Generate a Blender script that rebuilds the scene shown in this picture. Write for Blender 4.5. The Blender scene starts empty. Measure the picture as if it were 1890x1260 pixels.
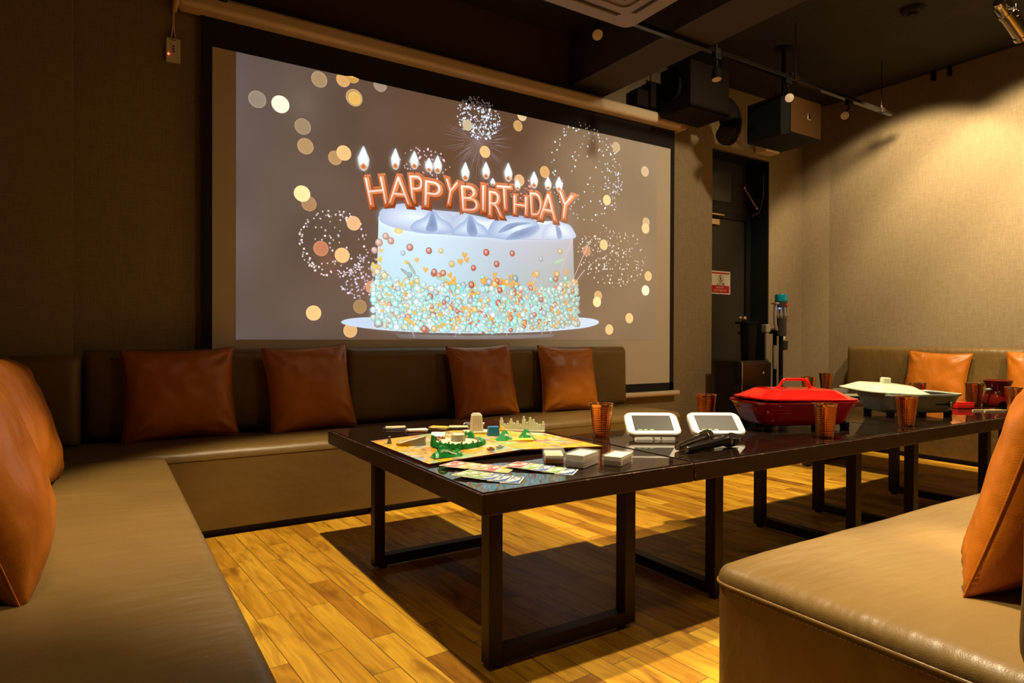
import bpy, bmesh, math, random
from math import sin, cos, pi, radians, sqrt, atan2, exp
from mathutils import Vector, Matrix, Euler, noise

S = bpy.context.scene
COL = S.collection
random.seed(7)
V = Vector

def lin(c):
    out = []
    for v in c:
        v = v / 255.0
        out.append(v / 12.92 if v <= 0.04045 else ((v + 0.055) / 1.055) ** 2.4)
    return out

# ---------------------------------------------------------------- materials
def newmat(name):
    m = bpy.data.materials.new(name)
    m.use_nodes = True
    nt = m.node_tree
    b = nt.nodes['Principled BSDF']
    return m, nt, b

def N(nt, t, **kw):
    n = nt.nodes.new(t)
    for k, v in kw.items():
        setattr(n, k, v)
    return n

def simple(name, col, rough=0.5, metal=0.0, spec=0.5, coat=0.0, coat_rough=0.05, trans=0.0, ior=1.45, emit=None, estr=0.0,
           bump=0.0, bscale=60.0, detail=3.0, var=0.0, vscale=4.0, stretch=(1, 1, 1), alpha=1.0):
    m, nt, b = newmat(name)
    b.inputs['Base Color'].default_value = (*col, 1)
    b.inputs['Roughness'].default_value = rough
    b.inputs['Metallic'].default_value = metal
    b.inputs['Specular IOR Level'].default_value = spec
    b.inputs['Coat Weight'].default_value = coat
    b.inputs['Coat Roughness'].default_value = coat_rough
    b.inputs['Transmission Weight'].default_value = trans
    b.inputs['IOR'].default_value = ior
    b.inputs['Alpha'].default_value = alpha
    if emit:
        b.inputs['Emission Color'].default_value = (*emit, 1)
        b.inputs['Emission Strength'].default_value = estr
    if bump or var:
        tc = N(nt, 'ShaderNodeTexCoord')
        mp = N(nt, 'ShaderNodeMapping')
        mp.inputs['Scale'].default_value = stretch
        nt.links.new(tc.outputs['Object'], mp.inputs['Vector'])
    if bump:
        nz = N(nt, 'ShaderNodeTexNoise')
        nz.inputs['Scale'].default_value = bscale
        nz.inputs['Detail'].default_value = detail
        nt.links.new(mp.outputs['Vector'], nz.inputs['Vector'])
        bp = N(nt, 'ShaderNodeBump')
        bp.inputs['Strength'].default_value = bump
        bp.inputs['Distance'].default_value = 0.01
        nt.links.new(nz.outputs['Fac'], bp.inputs['Height'])
        nt.links.new(bp.outputs['Normal'], b.inputs['Normal'])
    if var:
        n2 = N(nt, 'ShaderNodeTexNoise')
        n2.inputs['Scale'].default_value = vscale
        n2.inputs['Detail'].default_value = 4
        nt.links.new(mp.outputs['Vector'], n2.inputs['Vector'])
        r = N(nt, 'ShaderNodeValToRGB')
        r.color_ramp.elements[0].position = 0.3
        r.color_ramp.elements[1].position = 0.7
        r.color_ramp.elements[0].color = (*[c * (1 - var) for c in col], 1)
        r.color_ramp.elements[1].color = (*[min(1, c * (1 + var)) for c in col], 1)
        nt.links.new(n2.outputs['Fac'], r.inputs['Fac'])
        nt.links.new(r.outputs['Color'], b.inputs['Base Color'])
    return m

def leather(name, col, rough, crease=0.25):
    """fine grain plus long soft creases"""
    m, nt, b = newmat(name)
    b.inputs['Roughness'].default_value = rough
    b.inputs['Specular IOR Level'].default_value = 0.45
    tc = N(nt, 'ShaderNodeTexCoord')
    vo = N(nt, 'ShaderNodeTexVoronoi'); vo.inputs['Scale'].default_value = 420
    nz = N(nt, 'ShaderNodeTexNoise'); nz.inputs['Scale'].default_value = 7; nz.inputs['Detail'].default_value = 2
    mp = N(nt, 'ShaderNodeMapping'); mp.inputs['Scale'].default_value = (1.0, 3.2, 1.5)
    nt.links.new(tc.outputs['Object'], vo.inputs['Vector'])
    nt.links.new(tc.outputs['Object'], mp.inputs['Vector'])
    nt.links.new(mp.outputs['Vector'], nz.inputs['Vector'])
    b1 = N(nt, 'ShaderNodeBump'); b1.inputs['Strength'].default_value = 0.12; b1.inputs['Distance'].default_value = 0.002
    b2 = N(nt, 'ShaderNodeBump'); b2.inputs['Strength'].default_value = crease; b2.inputs['Distance'].default_value = 0.02
    nt.links.new(vo.outputs['Distance'], b1.inputs['Height'])
    nt.links.new(nz.outputs['Fac'], b2.inputs['Height'])
    nt.links.new(b1.outputs['Normal'], b2.inputs['Normal'])
    nt.links.new(b2.outputs['Normal'], b.inputs['Normal'])
    n2 = N(nt, 'ShaderNodeTexNoise'); n2.inputs['Scale'].default_value = 3.5
    nt.links.new(tc.outputs['Object'], n2.inputs['Vector'])
    r = N(nt, 'ShaderNodeValToRGB')
    r.color_ramp.elements[0].position = 0.35; r.color_ramp.elements[1].position = 0.7
    r.color_ramp.elements[0].color = (*[c * 0.9 for c in col], 1)
    r.color_ramp.elements[1].color = (*[c * 1.08 for c in col], 1)
    nt.links.new(n2.outputs['Fac'], r.inputs['Fac'])
    nt.links.new(r.outputs['Color'], b.inputs['Base Color'])
    return m

def mat_floor():
    m, nt, b = newmat('oak_planks')
    L = nt.links.new
    tc = N(nt, 'ShaderNodeTexCoord')
    mp = N(nt, 'ShaderNodeMapping')
    mp.inputs['Rotation'].default_value = (0, 0, radians(86))
    L(tc.outputs['Object'], mp.inputs['Vector'])
    br = N(nt, 'ShaderNodeTexBrick')
    br.offset = 0.37; br.offset_frequency = 2; br.squash = 1.0
    br.inputs['Scale'].default_value = 1.0
    br.inputs['Brick Width'].default_value = 0.52
    br.inputs['Row Height'].default_value = 0.078
    br.inputs['Mortar Size'].default_value = 0.0011
    br.inputs['Mortar Smooth'].default_value = 0.2
    br.inputs['Color1'].default_value = (0, 0, 0, 1)
    br.inputs['Color2'].default_value = (1, 1, 1, 1)
    br.inputs['Mortar'].default_value = (0.5, 0.5, 0.5, 1)
    L(mp.outputs['Vector'], br.inputs['Vector'])
    rp = N(nt, 'ShaderNodeValToRGB')
    e = rp.color_ramp.elements
    e[0].position = 0.0; e[0].color = (0.20, 0.078, 0.006, 1)
    e[1].position = 1.0; e[1].color = (0.70, 0.405, 0.036, 1)
    for p, c in ((0.22, (0.43, 0.195, 0.013, 1)), (0.5, (0.60, 0.32, 0.022, 1)), (0.78, (0.52, 0.26, 0.017, 1))):
        x = e.new(p); x.color = c
    L(br.outputs['Color'], rp.inputs['Fac'])
    # grain, offset per plank so that it breaks at the joints
    ad = N(nt, 'ShaderNodeVectorMath', operation='MULTIPLY_ADD')
    ad.inputs[1].default_value = (7.3, 3.1, 5.7)
    L(br.outputs['Color'], ad.inputs[0]); L(mp.outputs['Vector'], ad.inputs[2])
    m2 = N(nt, 'ShaderNodeMapping'); m2.inputs['Scale'].default_value = (2.2, 26, 2)
    L(ad.outputs[0], m2.inputs['Vector'])
    g = N(nt, 'ShaderNodeTexNoise'); g.inputs['Scale'].default_value = 1.6; g.inputs['Detail'].default_value = 6; g.inputs['Distortion'].default_value = 1.2
    L(m2.outputs['Vector'], g.inputs['Vector'])
    gr = N(nt, 'ShaderNodeValToRGB')
    gr.color_ramp.elements[0].position = 0.28; gr.color_ramp.elements[0].color = (0.62, 0.55, 0.45, 1)
    gr.color_ramp.elements[1].position = 0.62; gr.color_ramp.elements[1].color = (1.08, 1.08, 1.05, 1)
    L(g.outputs['Fac'], gr.inputs['Fac'])
    # dark heartwood streaks and knots
    m3 = N(nt, 'ShaderNodeMapping'); m3.inputs['Scale'].default_value = (2.4, 9, 2)
    L(ad.outputs[0], m3.inputs['Vector'])
    k = N(nt, 'ShaderNodeTexNoise'); k.inputs['Scale'].default_value = 1.5; k.inputs['Detail'].default_value = 4; k.inputs['Distortion'].default_value = 0.8
    L(m3.outputs['Vector'], k.inputs['Vector'])
    kr = N(nt, 'ShaderNodeValToRGB')
    kr.color_ramp.elements[0].position = 0.28; kr.color_ramp.elements[0].color = (0.42, 0.30, 0.2, 1)
    kr.color_ramp.elements[1].position = 0.48; kr.color_ramp.elements[1].color = (1, 1, 1, 1)
    L(k.outputs['Fac'], kr.inputs['Fac'])
    x1 = N(nt, 'ShaderNodeMix', data_type='RGBA', blend_type='MULTIPLY'); x1.inputs[0].default_value = 0.85
    L(rp.outputs['Color'], x1.inputs[6]); L(gr.outputs['Color'], x1.inputs[7])
    x2 = N(nt, 'ShaderNodeMix', data_type='RGBA', blend_type='MULTIPLY'); x2.inputs[0].default_value = 0.95
    L(x1.outputs[2], x2.inputs[6]); L(kr.outputs['Color'], x2.inputs[7])
    x3 = N(nt, 'ShaderNodeMix', data_type='RGBA'); 
    L(br.outputs['Fac'], x3.inputs[0]); L(x2.outputs[2], x3.inputs[6]); x3.inputs[7].default_value = (0.06, 0.025, 0.006, 1)
    L(x3.outputs[2], b.inputs['Base Color'])
    b.inputs['Roughness'].default_value = 0.42
    b.inputs['Specular IOR Level'].default_value = 0.25
    iv = N(nt, 'ShaderNodeMath', operation='SUBTRACT'); iv.inputs[0].default_value = 1
    L(br.outputs['Fac'], iv.inputs[1])
    bp = N(nt, 'ShaderNodeBump'); bp.inputs['Strength'].default_value = 0.3; bp.inputs['Distance'].default_value = 0.002
    L(iv.outputs[0], bp.inputs['Height']); L(bp.outputs['Normal'], b.inputs['Normal'])
    return m

def mat_wall(name, col):
    """woven fabric wallpaper: fine horizontal slubs crossed by vertical threads"""
    m, nt, b = newmat(name)
    L = nt.links.new
    tc = N(nt, 'ShaderNodeTexCoord')
    outs = []
    for sc in ((26, 26, 300), (230, 230, 16)):
        mp = N(nt, 'ShaderNodeMapping'); mp.inputs['Scale'].default_value = sc
        L(tc.outputs['Object'], mp.inputs['Vector'])
        nz = N(nt, 'ShaderNodeTexNoise'); nz.inputs['Scale'].default_value = 1; nz.inputs['Detail'].default_value = 2
        L(mp.outputs['Vector'], nz.inputs['Vector'])
        outs.append(nz.outputs['Fac'])
    a = N(nt, 'ShaderNodeMath', operation='ADD'); L(outs[0], a.inputs[0]); L(outs[1], a.inputs[1])
    r = N(nt, 'ShaderNodeValToRGB')
    r.color_ramp.elements[0].position = 0.32; r.color_ramp.elements[0].color = (*[c * 0.78 for c in col], 1)
    r.color_ramp.elements[1].position = 0.68; r.color_ramp.elements[1].color = (*[c * 1.16 for c in col], 1)
    h = N(nt, 'ShaderNodeMath', operation='MULTIPLY'); h.inputs[1].default_value = 0.5
    L(a.outputs[0], h.inputs[0]); L(h.outputs[0], r.inputs['Fac']); L(r.outputs['Color'], b.inputs['Base Color'])
    b.inputs['Roughness'].default_value = 0.85
    b.inputs['Specular IOR Level'].default_value = 0.2
    bp = N(nt, 'ShaderNodeBump'); bp.inputs['Strength'].default_value = 0.35; bp.inputs['Distance'].default_value = 0.003
    L(h.outputs[0], bp.inputs['Height']); L(bp.outputs['Normal'], b.inputs['Normal'])
    return m

def mat_glass_top():
    """dark wood seen under a clear glossy sheet"""
    m, nt, b = newmat('glossy_dark_top')
    L = nt.links.new
    tc = N(nt, 'ShaderNodeTexCoord')
    mp = N(nt, 'ShaderNodeMapping'); mp.inputs['Scale'].default_value = (9, 60, 9)
    L(tc.outputs['Object'], mp.inputs['Vector'])
    nz = N(nt, 'ShaderNodeTexNoise'); nz.inputs['Scale'].default_value = 1; nz.inputs['Detail'].default_value = 5
    L(mp.outputs['Vector'], nz.inputs['Vector'])
    r = N(nt, 'ShaderNodeValToRGB')
    r.color_ramp.elements[0].position = 0.35; r.color_ramp.elements[0].color = (0.008, 0.0045, 0.003, 1)
    r.color_ramp.elements[1].position = 0.7; r.color_ramp.elements[1].color = (0.022, 0.012, 0.007, 1)
    L(nz.outputs['Fac'], r.inputs['Fac']); L(r.outputs['Color'], b.inputs['Base Color'])
    b.inputs['Roughness'].default_value = 0.03
    b.inputs['IOR'].default_value = 1.9
    n2 = N(nt, 'ShaderNodeTexNoise'); n2.inputs['Scale'].default_value = 26
    L(tc.outputs['Object'], n2.inputs['Vector'])
    bp = N(nt, 'ShaderNodeBump'); bp.inputs['Strength'].default_value = 0.004; bp.inputs['Distance'].default_value = 0.01
    L(n2.outputs['Fac'], bp.inputs['Height']); L(bp.outputs['Normal'], b.inputs['Normal'])
    return m

def mat_cup():
    """copper tumbler: hammered dimples running round the wall"""
    m, nt, b = newmat('hammered_copper')
    L = nt.links.new
    tc = N(nt, 'ShaderNodeTexCoord')
    sp = N(nt, 'ShaderNodeSeparateXYZ'); L(tc.outputs['Object'], sp.inputs[0])
    at = N(nt, 'ShaderNodeMath', operation='ARCTAN2'); L(sp.outputs['Y'], at.inputs[0]); L(sp.outputs['X'], at.inputs[1])
    def mul(a, k):
        n = N(nt, 'ShaderNodeMath', operation='MULTIPLY'); L(a, n.inputs[0]); n.inputs[1].default_value = k; return n.outputs[0]
    def op(o, a, c):
        n = N(nt, 'ShaderNodeMath', operation=o); L(a, n.inputs[0]); L(c, n.inputs[1]); return n.outputs[0]
    def sn(a):
        n = N(nt, 'ShaderNodeMath', operation='SINE'); L(a, n.inputs[0]); return n.outputs[0]
    u = mul(at.outputs[0], 14.0); w = mul(sp.outputs['Z'], 430.0)
    h = op('MULTIPLY', sn(op('ADD', u, w)), sn(op('SUBTRACT', u, w)))
    bp = N(nt, 'ShaderNodeBump'); bp.inputs['Strength'].default_value = 0.6; bp.inputs['Distance'].default_value = 0.0008
    L(h, bp.inputs['Height']); L(bp.outputs['Normal'], b.inputs['Normal'])
    b.inputs['Base Color'].default_value = (0.84, 0.285, 0.062, 1)
    b.inputs['Metallic'].default_value = 1.0
    b.inputs['Roughness'].default_value = 0.14
    return m

def mat_attr(name, base, strength):
    m, nt, b = newmat(name)
    at = N(nt, 'ShaderNodeAttribute'); at.attribute_name = 'Col'
    nt.links.new(at.outputs['Color'], b.inputs['Emission Color'])
    b.inputs['Emission Strength'].default_value = strength
    b.inputs['Base Color'].default_value = (*base, 1)
    b.inputs['Roughness'].default_value = 0.9
    b.inputs['Specular IOR Level'].default_value = 0.1
    return m

def mat_board():
    """printed game board: winding bands of yellow, orange, cream, pale blue and green"""
    m, nt, b = newmat('printed_board')
    L = nt.links.new
    tc = N(nt, 'ShaderNodeTexCoord')
    n0 = N(nt, 'ShaderNodeTexNoise'); n0.inputs['Scale'].default_value = 9; n0.inputs['Detail'].default_value = 1.5
    L(tc.outputs['Object'], n0.inputs['Vector'])
    ad = N(nt, 'ShaderNodeMix', data_type='RGBA', blend_type='ADD'); ad.inputs[0].default_value = 0.14
    L(tc.outputs['Object'], ad.inputs[6]); L(n0.outputs['Color'], ad.inputs[7])
    vo = N(nt, 'ShaderNodeTexVoronoi'); vo.inputs['Scale'].default_value = 22
    L(ad.outputs[2], vo.inputs['Vector'])
    sx = N(nt, 'ShaderNodeSeparateColor'); L(vo.outputs['Color'], sx.inputs[0])
    r = N(nt, 'ShaderNodeValToRGB'); r.color_ramp.interpolation = 'CONSTANT'
    e = r.color_ramp.elements
    e[0].position = 0; e[0].color = (0.74, 0.47, 0.010, 1)
    e[1].position = 0.42; e[1].color = (0.66, 0.30, 0.03, 1)
    for p, c in ((0.52, (0.66, 0.57, 0.38, 1)), (0.66, (0.72, 0.44, 0.02, 1)), (0.8, (0.26, 0.42, 0.5, 1)), (0.87, (0.6, 0.22, 0.12, 1)), (0.93, (0.3, 0.5, 0.18, 1))):
        x = e.new(p); x.color = c
    L(sx.outputs[0], r.inputs['Fac'])
    v2 = N(nt, 'ShaderNodeTexVoronoi'); v2.inputs['Scale'].default_value = 60
    L(ad.outputs[2], v2.inputs['Vector'])
    s2 = N(nt, 'ShaderNodeSeparateColor'); L(v2.outputs['Color'], s2.inputs[0])
    gt = N(nt, 'ShaderNodeMath', operation='GREATER_THAN'); gt.inputs[1].default_value = 0.86; L(s2.outputs[1], gt.inputs[0])
    mx = N(nt, 'ShaderNodeMix', data_type='RGBA'); L(gt.outputs[0], mx.inputs[0]); L(r.outputs['Color'], mx.inputs[6]); mx.inputs[7].default_value = (0.35, 0.2, 0.12, 1)
    L(mx.outputs[2], b.inputs['Base Color'])
    b.inputs['Roughness'].default_value = 0.3
    b.inputs['Coat Weight'].default_value = 0.3
    return m

def mat_worn():
    m, nt, b = newmat('worn_edge')
    L = nt.links.new
    tc = N(nt, 'ShaderNodeTexCoord')
    nz = N(nt, 'ShaderNodeTexNoise'); nz.inputs['Scale'].default_value = 45; nz.inputs['Detail'].default_value = 3
    L(tc.outputs['Object'], nz.inputs['Vector'])
    r = N(nt, 'ShaderNodeValToRGB')
    r.color_ramp.elements[0].position = 0.56; r.color_ramp.elements[0].color = (0.04, 0.013, 0.008, 1)
    r.color_ramp.elements[1].position = 0.72; r.color_ramp.elements[1].color = (0.30, 0.17, 0.09, 1)
    L(nz.outputs['Fac'], r.inputs['Fac']); L(r.outputs['Color'], b.inputs['Base Color'])
    b.inputs['Roughness'].default_value = 0.4
    return m

M = {}
M['floor'] = mat_floor()
M['wall'] = mat_wall('taupe_wallpaper', (0.30, 0.222, 0.122))
M['ceiling'] = simple('dark_ceiling', (0.019, 0.013, 0.009), 0.85, bump=0.4, bscale=30, var=0.25, vscale=3)
M['beam'] = simple('dark_beam_paint', (0.050, 0.038, 0.027), 0.8, bump=0.2, bscale=60)
M['sofa'] = leather('taupe_leather', (0.160, 0.092, 0.023), 0.42, 0.28)
M['stitch'] = simple('stitch_thread', (0.34, 0.24, 0.12), 0.7)
M['plinth'] = simple('plinth_black', (0.008, 0.006, 0.005), 0.6)
M['cushion'] = leather('tan_leather', (0.44, 0.125, 0.005), 0.38, 0.25)
M['top'] = mat_glass_top()
M['slab'] = simple('dark_wood_slab', (0.030, 0.0085, 0.005), 0.36, bump=0.1, bscale=20, stretch=(1, 1, 8))
M['worn'] = mat_worn()
M['steel'] = simple('dark_steel', (0.018, 0.008, 0.0045), 0.42, spec=0.25)
M['black'] = simple('black_plastic', (0.006, 0.005, 0.004), 0.6, spec=0.15)
M['blackgloss'] = simple('black_gloss', (0.008, 0.006, 0.005), 0.2, coat=0.15)
M['rubber'] = simple('black_rubber', (0.010, 0.010, 0.010), 0.7)
M['screen'] = simple('screen_fabric', (0.66, 0.58, 0.47), 0.95, spec=0.05)
M['border'] = simple('screen_border', (0.012, 0.010, 0.009), 0.9)
M['cream'] = simple('cream_metal', (0.80, 0.62, 0.42), 0.4)
M['upper'] = simple('brown_upper_wall', (0.075, 0.036, 0.014), 0.8, bump=0.2, bscale=60)
M['white'] = simple('white_plastic', (0.80, 0.78, 0.72), 0.35)
M['acwhite'] = simple('ac_plastic', (0.30, 0.26, 0.21), 0.5)
M['acdark'] = simple('ac_grille', (0.045, 0.036, 0.03), 0.7)
M['cup'] = mat_cup()
M['cupin'] = simple('copper_rim', (0.85, 0.42, 0.16), 0.18, metal=0.95)
M['red'] = simple('red_enamel', (0.72, 0.012, 0.008), 0.16, coat=0.8)
M['darkred'] = simple('red_stoneware', (0.30, 0.012, 0.006), 0.22, coat=0.5)
M['green'] = simple('sage_enamel', (0.40, 0.47, 0.35), 0.28, coat=0.3)
M['greenlid'] = simple('pale_sage_enamel', (0.60, 0.63, 0.46), 0.28, coat=0.3)
M['darkpan'] = simple('nonstick', (0.02, 0.018, 0.016), 0.35)
M['chrome'] = simple('chrome', (0.75, 0.70, 0.62), 0.15, metal=1.0)
M['brass'] = simple('warm_metal', (0.62, 0.47, 0.28), 0.28, metal=1.0)
M['mesh'] = simple('mic_grille', (0.02, 0.018, 0.016), 0.35, metal=0.7, bump=1.0, bscale=350)
M['lcd'] = simple('lcd_off', (0.035, 0.034, 0.028), 0.45, spec=0.2)
M['door'] = simple('door_dark', (0.026, 0.020, 0.013), 0.5)
M['doorframe'] = simple('door_frame_dark', (0.007, 0.0055, 0.0045), 0.5)
M['paper'] = simple('card_stock', (0.83, 0.80, 0.70), 0.45)
M['cred'] = simple('card_red', (0.62, 0.03, 0.02), 0.35)
M['cyel'] = simple('card_yellow', (0.85, 0.52, 0.03), 0.35)
M['cgrn'] = simple('card_green', (0.22, 0.42, 0.06), 0.35)
M['cblu'] = simple('card_blue', (0.03, 0.13, 0.42), 0.35)
M['cora'] = simple('card_orange', (0.75, 0.27, 0.05), 0.35)
M['hill'] = simple('green_plastic', (0.012, 0.24, 0.05), 0.3)
M['hillcream'] = simple('cream_streaks', (0.55, 0.68, 0.42), 0.4)
M['board'] = mat_board()
M['boardedge'] = simple('board_red', (0.36, 0.04, 0.02), 0.45)
M['ivory'] = simple('ivory_plastic', (0.78, 0.68, 0.48), 0.4)
M['paleplastic'] = simple('pale_green_plastic', (0.55, 0.60, 0.42), 0.35)
M['blueplastic'] = simple('blue_plastic', (0.02, 0.16, 0.36), 0.35)
M['clear'] = simple('clear_plastic', (0.85, 0.80, 0.70), 0.08, spec=0.6, alpha=0.10)
M['glass'] = simple('clear_glass', (0.8, 0.76, 0.68), 0.05, spec=0.9, alpha=0.22)
M['signwhite'] = simple('sign_white', (0.75, 0.66, 0.5), 0.5)
M['signred'] = simple('sign_red', (0.5, 0.012, 0.01), 0.5)
M['signdark'] = simple('sign_dark', (0.12, 0.01, 0.008), 0.5)
M['teal'] = simple('teal_plastic', (0.0, 0.25, 0.33), 0.25)
M['silver'] = simple('silver_plastic', (0.45, 0.40, 0.34), 0.3, metal=0.6)
M['greyp'] = simple('grey_plastic', (0.13, 0.11, 0.09), 0.35)
M['gunmetal'] = simple('gunmetal_plastic', (0.045, 0.036, 0.030), 0.3)
M['walnut'] = simple('speaker_wood', (0.090, 0.040, 0.011), 0.55, spec=0.15, bump=0.1, bscale=40)
M['duct'] = simple('duct_dark', (0.016, 0.009, 0.005), 0.7, spec=0.2)
M['led_red'] = simple('led_red', (0.3, 0, 0), 0.4, emit=(1, 0.05, 0.02), estr=14)
M['led_blue'] = simple('led_blue', (0, 0, 0.3), 0.4, emit=(0.1, 0.2, 1), estr=3)
M['lens'] = simple('lamp_lens', (0.72, 0.62, 0.5), 0.35)
M['led_green'] = simple('lcd_icons', (0.1, 0.1, 0.1), 0.4, emit=(0.35, 0.8, 0.15), estr=1.0)
M['wood'] = simple('pale_wood', (0.72, 0.52, 0.28), 0.5)
M['plategreen'] = simple('pale_plate', (0.42, 0.45, 0.3), 0.25)
M['picture'] = mat_attr('projected_light', (0.40, 0.385, 0.37), 1.22)

# ---------------------------------------------------------------- geometry helpers
def I4(): return Matrix.Identity(4)
def TR(x, y, z): return Matrix.Translation((x, y, z))
def RX(a): return Matrix.Rotation(radians(a), 4, 'X')
def RY(a): return Matrix.Rotation(radians(a), 4, 'Y')
def RZ(a): return Matrix.Rotation(radians(a), 4, 'Z')

class MB:
    def __init__(self):
        self.v = []; self.f = []; self.m = []; self.c = []
    def add(self, verts, faces, mi=0, X=None, cols=None):
        o = len(self.v)
        for p in verts:
            p = V(p)
            self.v.append(X @ p if X else p)
        for f in faces:
            self.f.append([o + i for i in f]); self.m.append(mi)
        if cols is not None:
            while len(self.c) < o: self.c.append((0, 0, 0))
            self.c += list(cols)
        return self
    def addbm(self, bm, mi=0, X=None):
        bm.verts.ensure_lookup_table(); bm.verts.index_update()
        self.add([v.co.copy() for v in bm.verts], [[v.index for v in f.verts] for f in bm.faces], mi, X)
        if any(f.material_index for f in bm.faces):
            k = len(self.m) - len(bm.faces)
            for i, f in enumerate(bm.faces):
                if f.material_index: self.m[k + i] = f.material_index
        bm.free(); return self
    def box(self, x0, x1, y0, y1, z0, z1, mi=0, X=None):
        vs = [(x, y, z) for x in (x0, x1) for y in (y0, y1) for z in (z0, z1)]
        fs = [(0, 1, 3, 2), (4, 6, 7, 5), (0, 4, 5, 1), (2, 3, 7, 6), (0, 2, 6, 4), (1, 5, 7, 3)]
        return self.add(vs, fs, mi, X)
    def rbox(self, x0, x1, y0, y1, z0, z1, r=0.005, seg=3, mi=0, X=None, bevmi=None):
        bm = bmesh.new()
        bmesh.ops.create_cube(bm, size=1.0)
        for v in bm.verts:
            v.co = V(((v.co.x + .5) * (x1 - x0) + x0, (v.co.y + .5) * (y1 - y0) + y0, (v.co.z + .5) * (z1 - z0) + z0))
        r = min(r, 0.49 * min(x1 - x0, y1 - y0, z1 - z0))
        bmesh.ops.bevel(bm, geom=bm.edges[:], offset=r, segments=seg, profile=0.5, affect='EDGES', clamp_overlap=True)
        if bevmi is not None:
            for f in bm.faces:
                if max(abs(c) for c in f.normal) < 0.999: f.material_index = bevmi
        return self.addbm(bm, mi, X)
    def lathe(self, prof, n=32, mi=0, X=None, a0=0.0, a1=2 * pi, mis=None):
        full = abs((a1 - a0) - 2 * pi) < 1e-6
        k = n if full else n + 1
        vs = []; fs = []; ms = []
        for i in range(k):
            a = a0 + (a1 - a0) * i / n
            for r, z in prof: vs.append((r * cos(a), r * sin(a), z))
        P = len(prof)
        for i in range(n):
            j = (i + 1) % k
            for q in range(P - 1):
                f = [i * P + q, j * P + q, j * P + q + 1, i * P + q + 1]
                if prof[q][0] < 1e-7: f = [f[0], f[2], f[3]] if prof[q + 1][0] > 1e-7 else None
                elif prof[q + 1][0] < 1e-7: f = [f[0], f[1], f[3]]
                if f: fs.append(f); ms.append(mi if mis is None else mis[q])
        o = len(self.m)
        self.add(vs, fs, mi, X)
        for i, q in enumerate(ms): self.m[o + i] = q
        return self
    def tube(self, pts, r, n=10, mi=0, X=None, cap=True, closed=False):
        pts = [V(p) for p in pts]
        rs = r if isinstance(r, (list, tuple)) else [r] * len(pts)
        vs = []; fs = []
        K = len(pts)
        up = V((0, 0, 1))
        prev = None
        for i, p in enumerate(pts):
            if closed: t = (pts[(i + 1) % K] - pts[i - 1])
            else: t = (pts[min(i + 1, K - 1)] - pts[max(i - 1, 0)])
            t.normalize()
            if prev is None:
                a = up.cross(t)
                if a.length < 1e-3: a = V((1, 0, 0)).cross(t)
            else:
                a = prev - t * prev.dot(t)
            a.normalize(); prev = a
            b = t.cross(a)
            for k in range(n):
                an = 2 * pi * k / n
                vs.append(p + (a * cos(an) + b * sin(an)) * rs[i])
        for i in range(K if closed else K - 1):
            j = (i + 1) % K
            for k in range(n):
                fs.append((i * n + k, i * n + (k + 1) % n, j * n + (k + 1) % n, j * n + k))
        if cap and not closed:
            fs.append(tuple(reversed(range(n)))); fs.append(tuple((K - 1) * n + k for k in range(n)))
        return self.add(vs, fs, mi, X)
    def prism(self, out, z0, z1, mi=0, X=None, top=None, scale_top=1.0):
        n = len(out)
        cx = sum(p[0] for p in out) / n; cy = sum(p[1] for p in out) / n
        vs = [(x, y, z0) for x, y in out] + [(cx + (x - cx) * scale_top, cy + (y - cy) * scale_top, z1) for x, y in out]
        fs = [tuple(reversed(range(n))), tuple(range(n, 2 * n))] + [(i, (i + 1) % n, n + (i + 1) % n, n + i) for i in range(n)]
        o = len(self.m)
        self.add(vs, fs, mi, X)
        if top is not None: self.m[o + 1] = top
        return self
    def ball(self, c, r, n=16, mi=0, X=None, sc=(1, 1, 1)):
        h = n // 2
        prof = [(r * sin(pi * i / h), -r * cos(pi * i / h)) for i in range(h + 1)]
        prof[0] = (0, -r); prof[-1] = (0, r)
        Y = TR(*c) @ Matrix.Diagonal((*sc, 1))
        return self.lathe(prof, n, mi, (X @ Y) if X else Y)
    def build(self, name, mats, parent=None, smooth=35, fix=True):
        if not isinstance(mats, (list, tuple)): mats = [mats]
        me = bpy.data.meshes.new(name)
        me.from_pydata([tuple(v) for v in self.v], [], self.f)
        for m in mats: me.materials.append(m)
        me.polygons.foreach_set('material_index', self.m)
        if self.c:
            at = me.color_attributes.new('Col', 'FLOAT_COLOR', 'POINT')
            for i, c in enumerate(self.c): at.data[i].color = (*c, 1)
        if fix:
            bm = bmesh.new(); bm.from_mesh(me)
            bmesh.ops.recalc_face_normals(bm, faces=bm.faces[:])
            bm.to_mesh(me); bm.free()
        if smooth:
            me.polygons.foreach_set('use_smooth', [True] * len(me.polygons))
            me.set_sharp_from_angle(angle=radians(smooth))
        me.update()
        o = bpy.data.objects.new(name, me)
        COL.objects.link(o)
        if smooth and smooth < 90:
            wn = o.modifiers.new('weighted_normals', 'WEIGHTED_NORMAL'); wn.keep_sharp = True; wn.weight = 80
        if parent: o.parent = parent
        return o

def rrect(w, h, r, n=6):
    """rounded rectangle outline centred on the origin"""
    pts = []
    for cx, cy, a in ((w / 2 - r, h / 2 - r, 0), (-w / 2 + r, h / 2 - r, 90), (-w / 2 + r, -h / 2 + r, 180), (w / 2 - r, -h / 2 + r, 270)):
        for i in range(n + 1):
            t = radians(a + 90 * i / n)
            pts.append((cx + r * cos(t), cy + r * sin(t)))
    return pts

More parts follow.
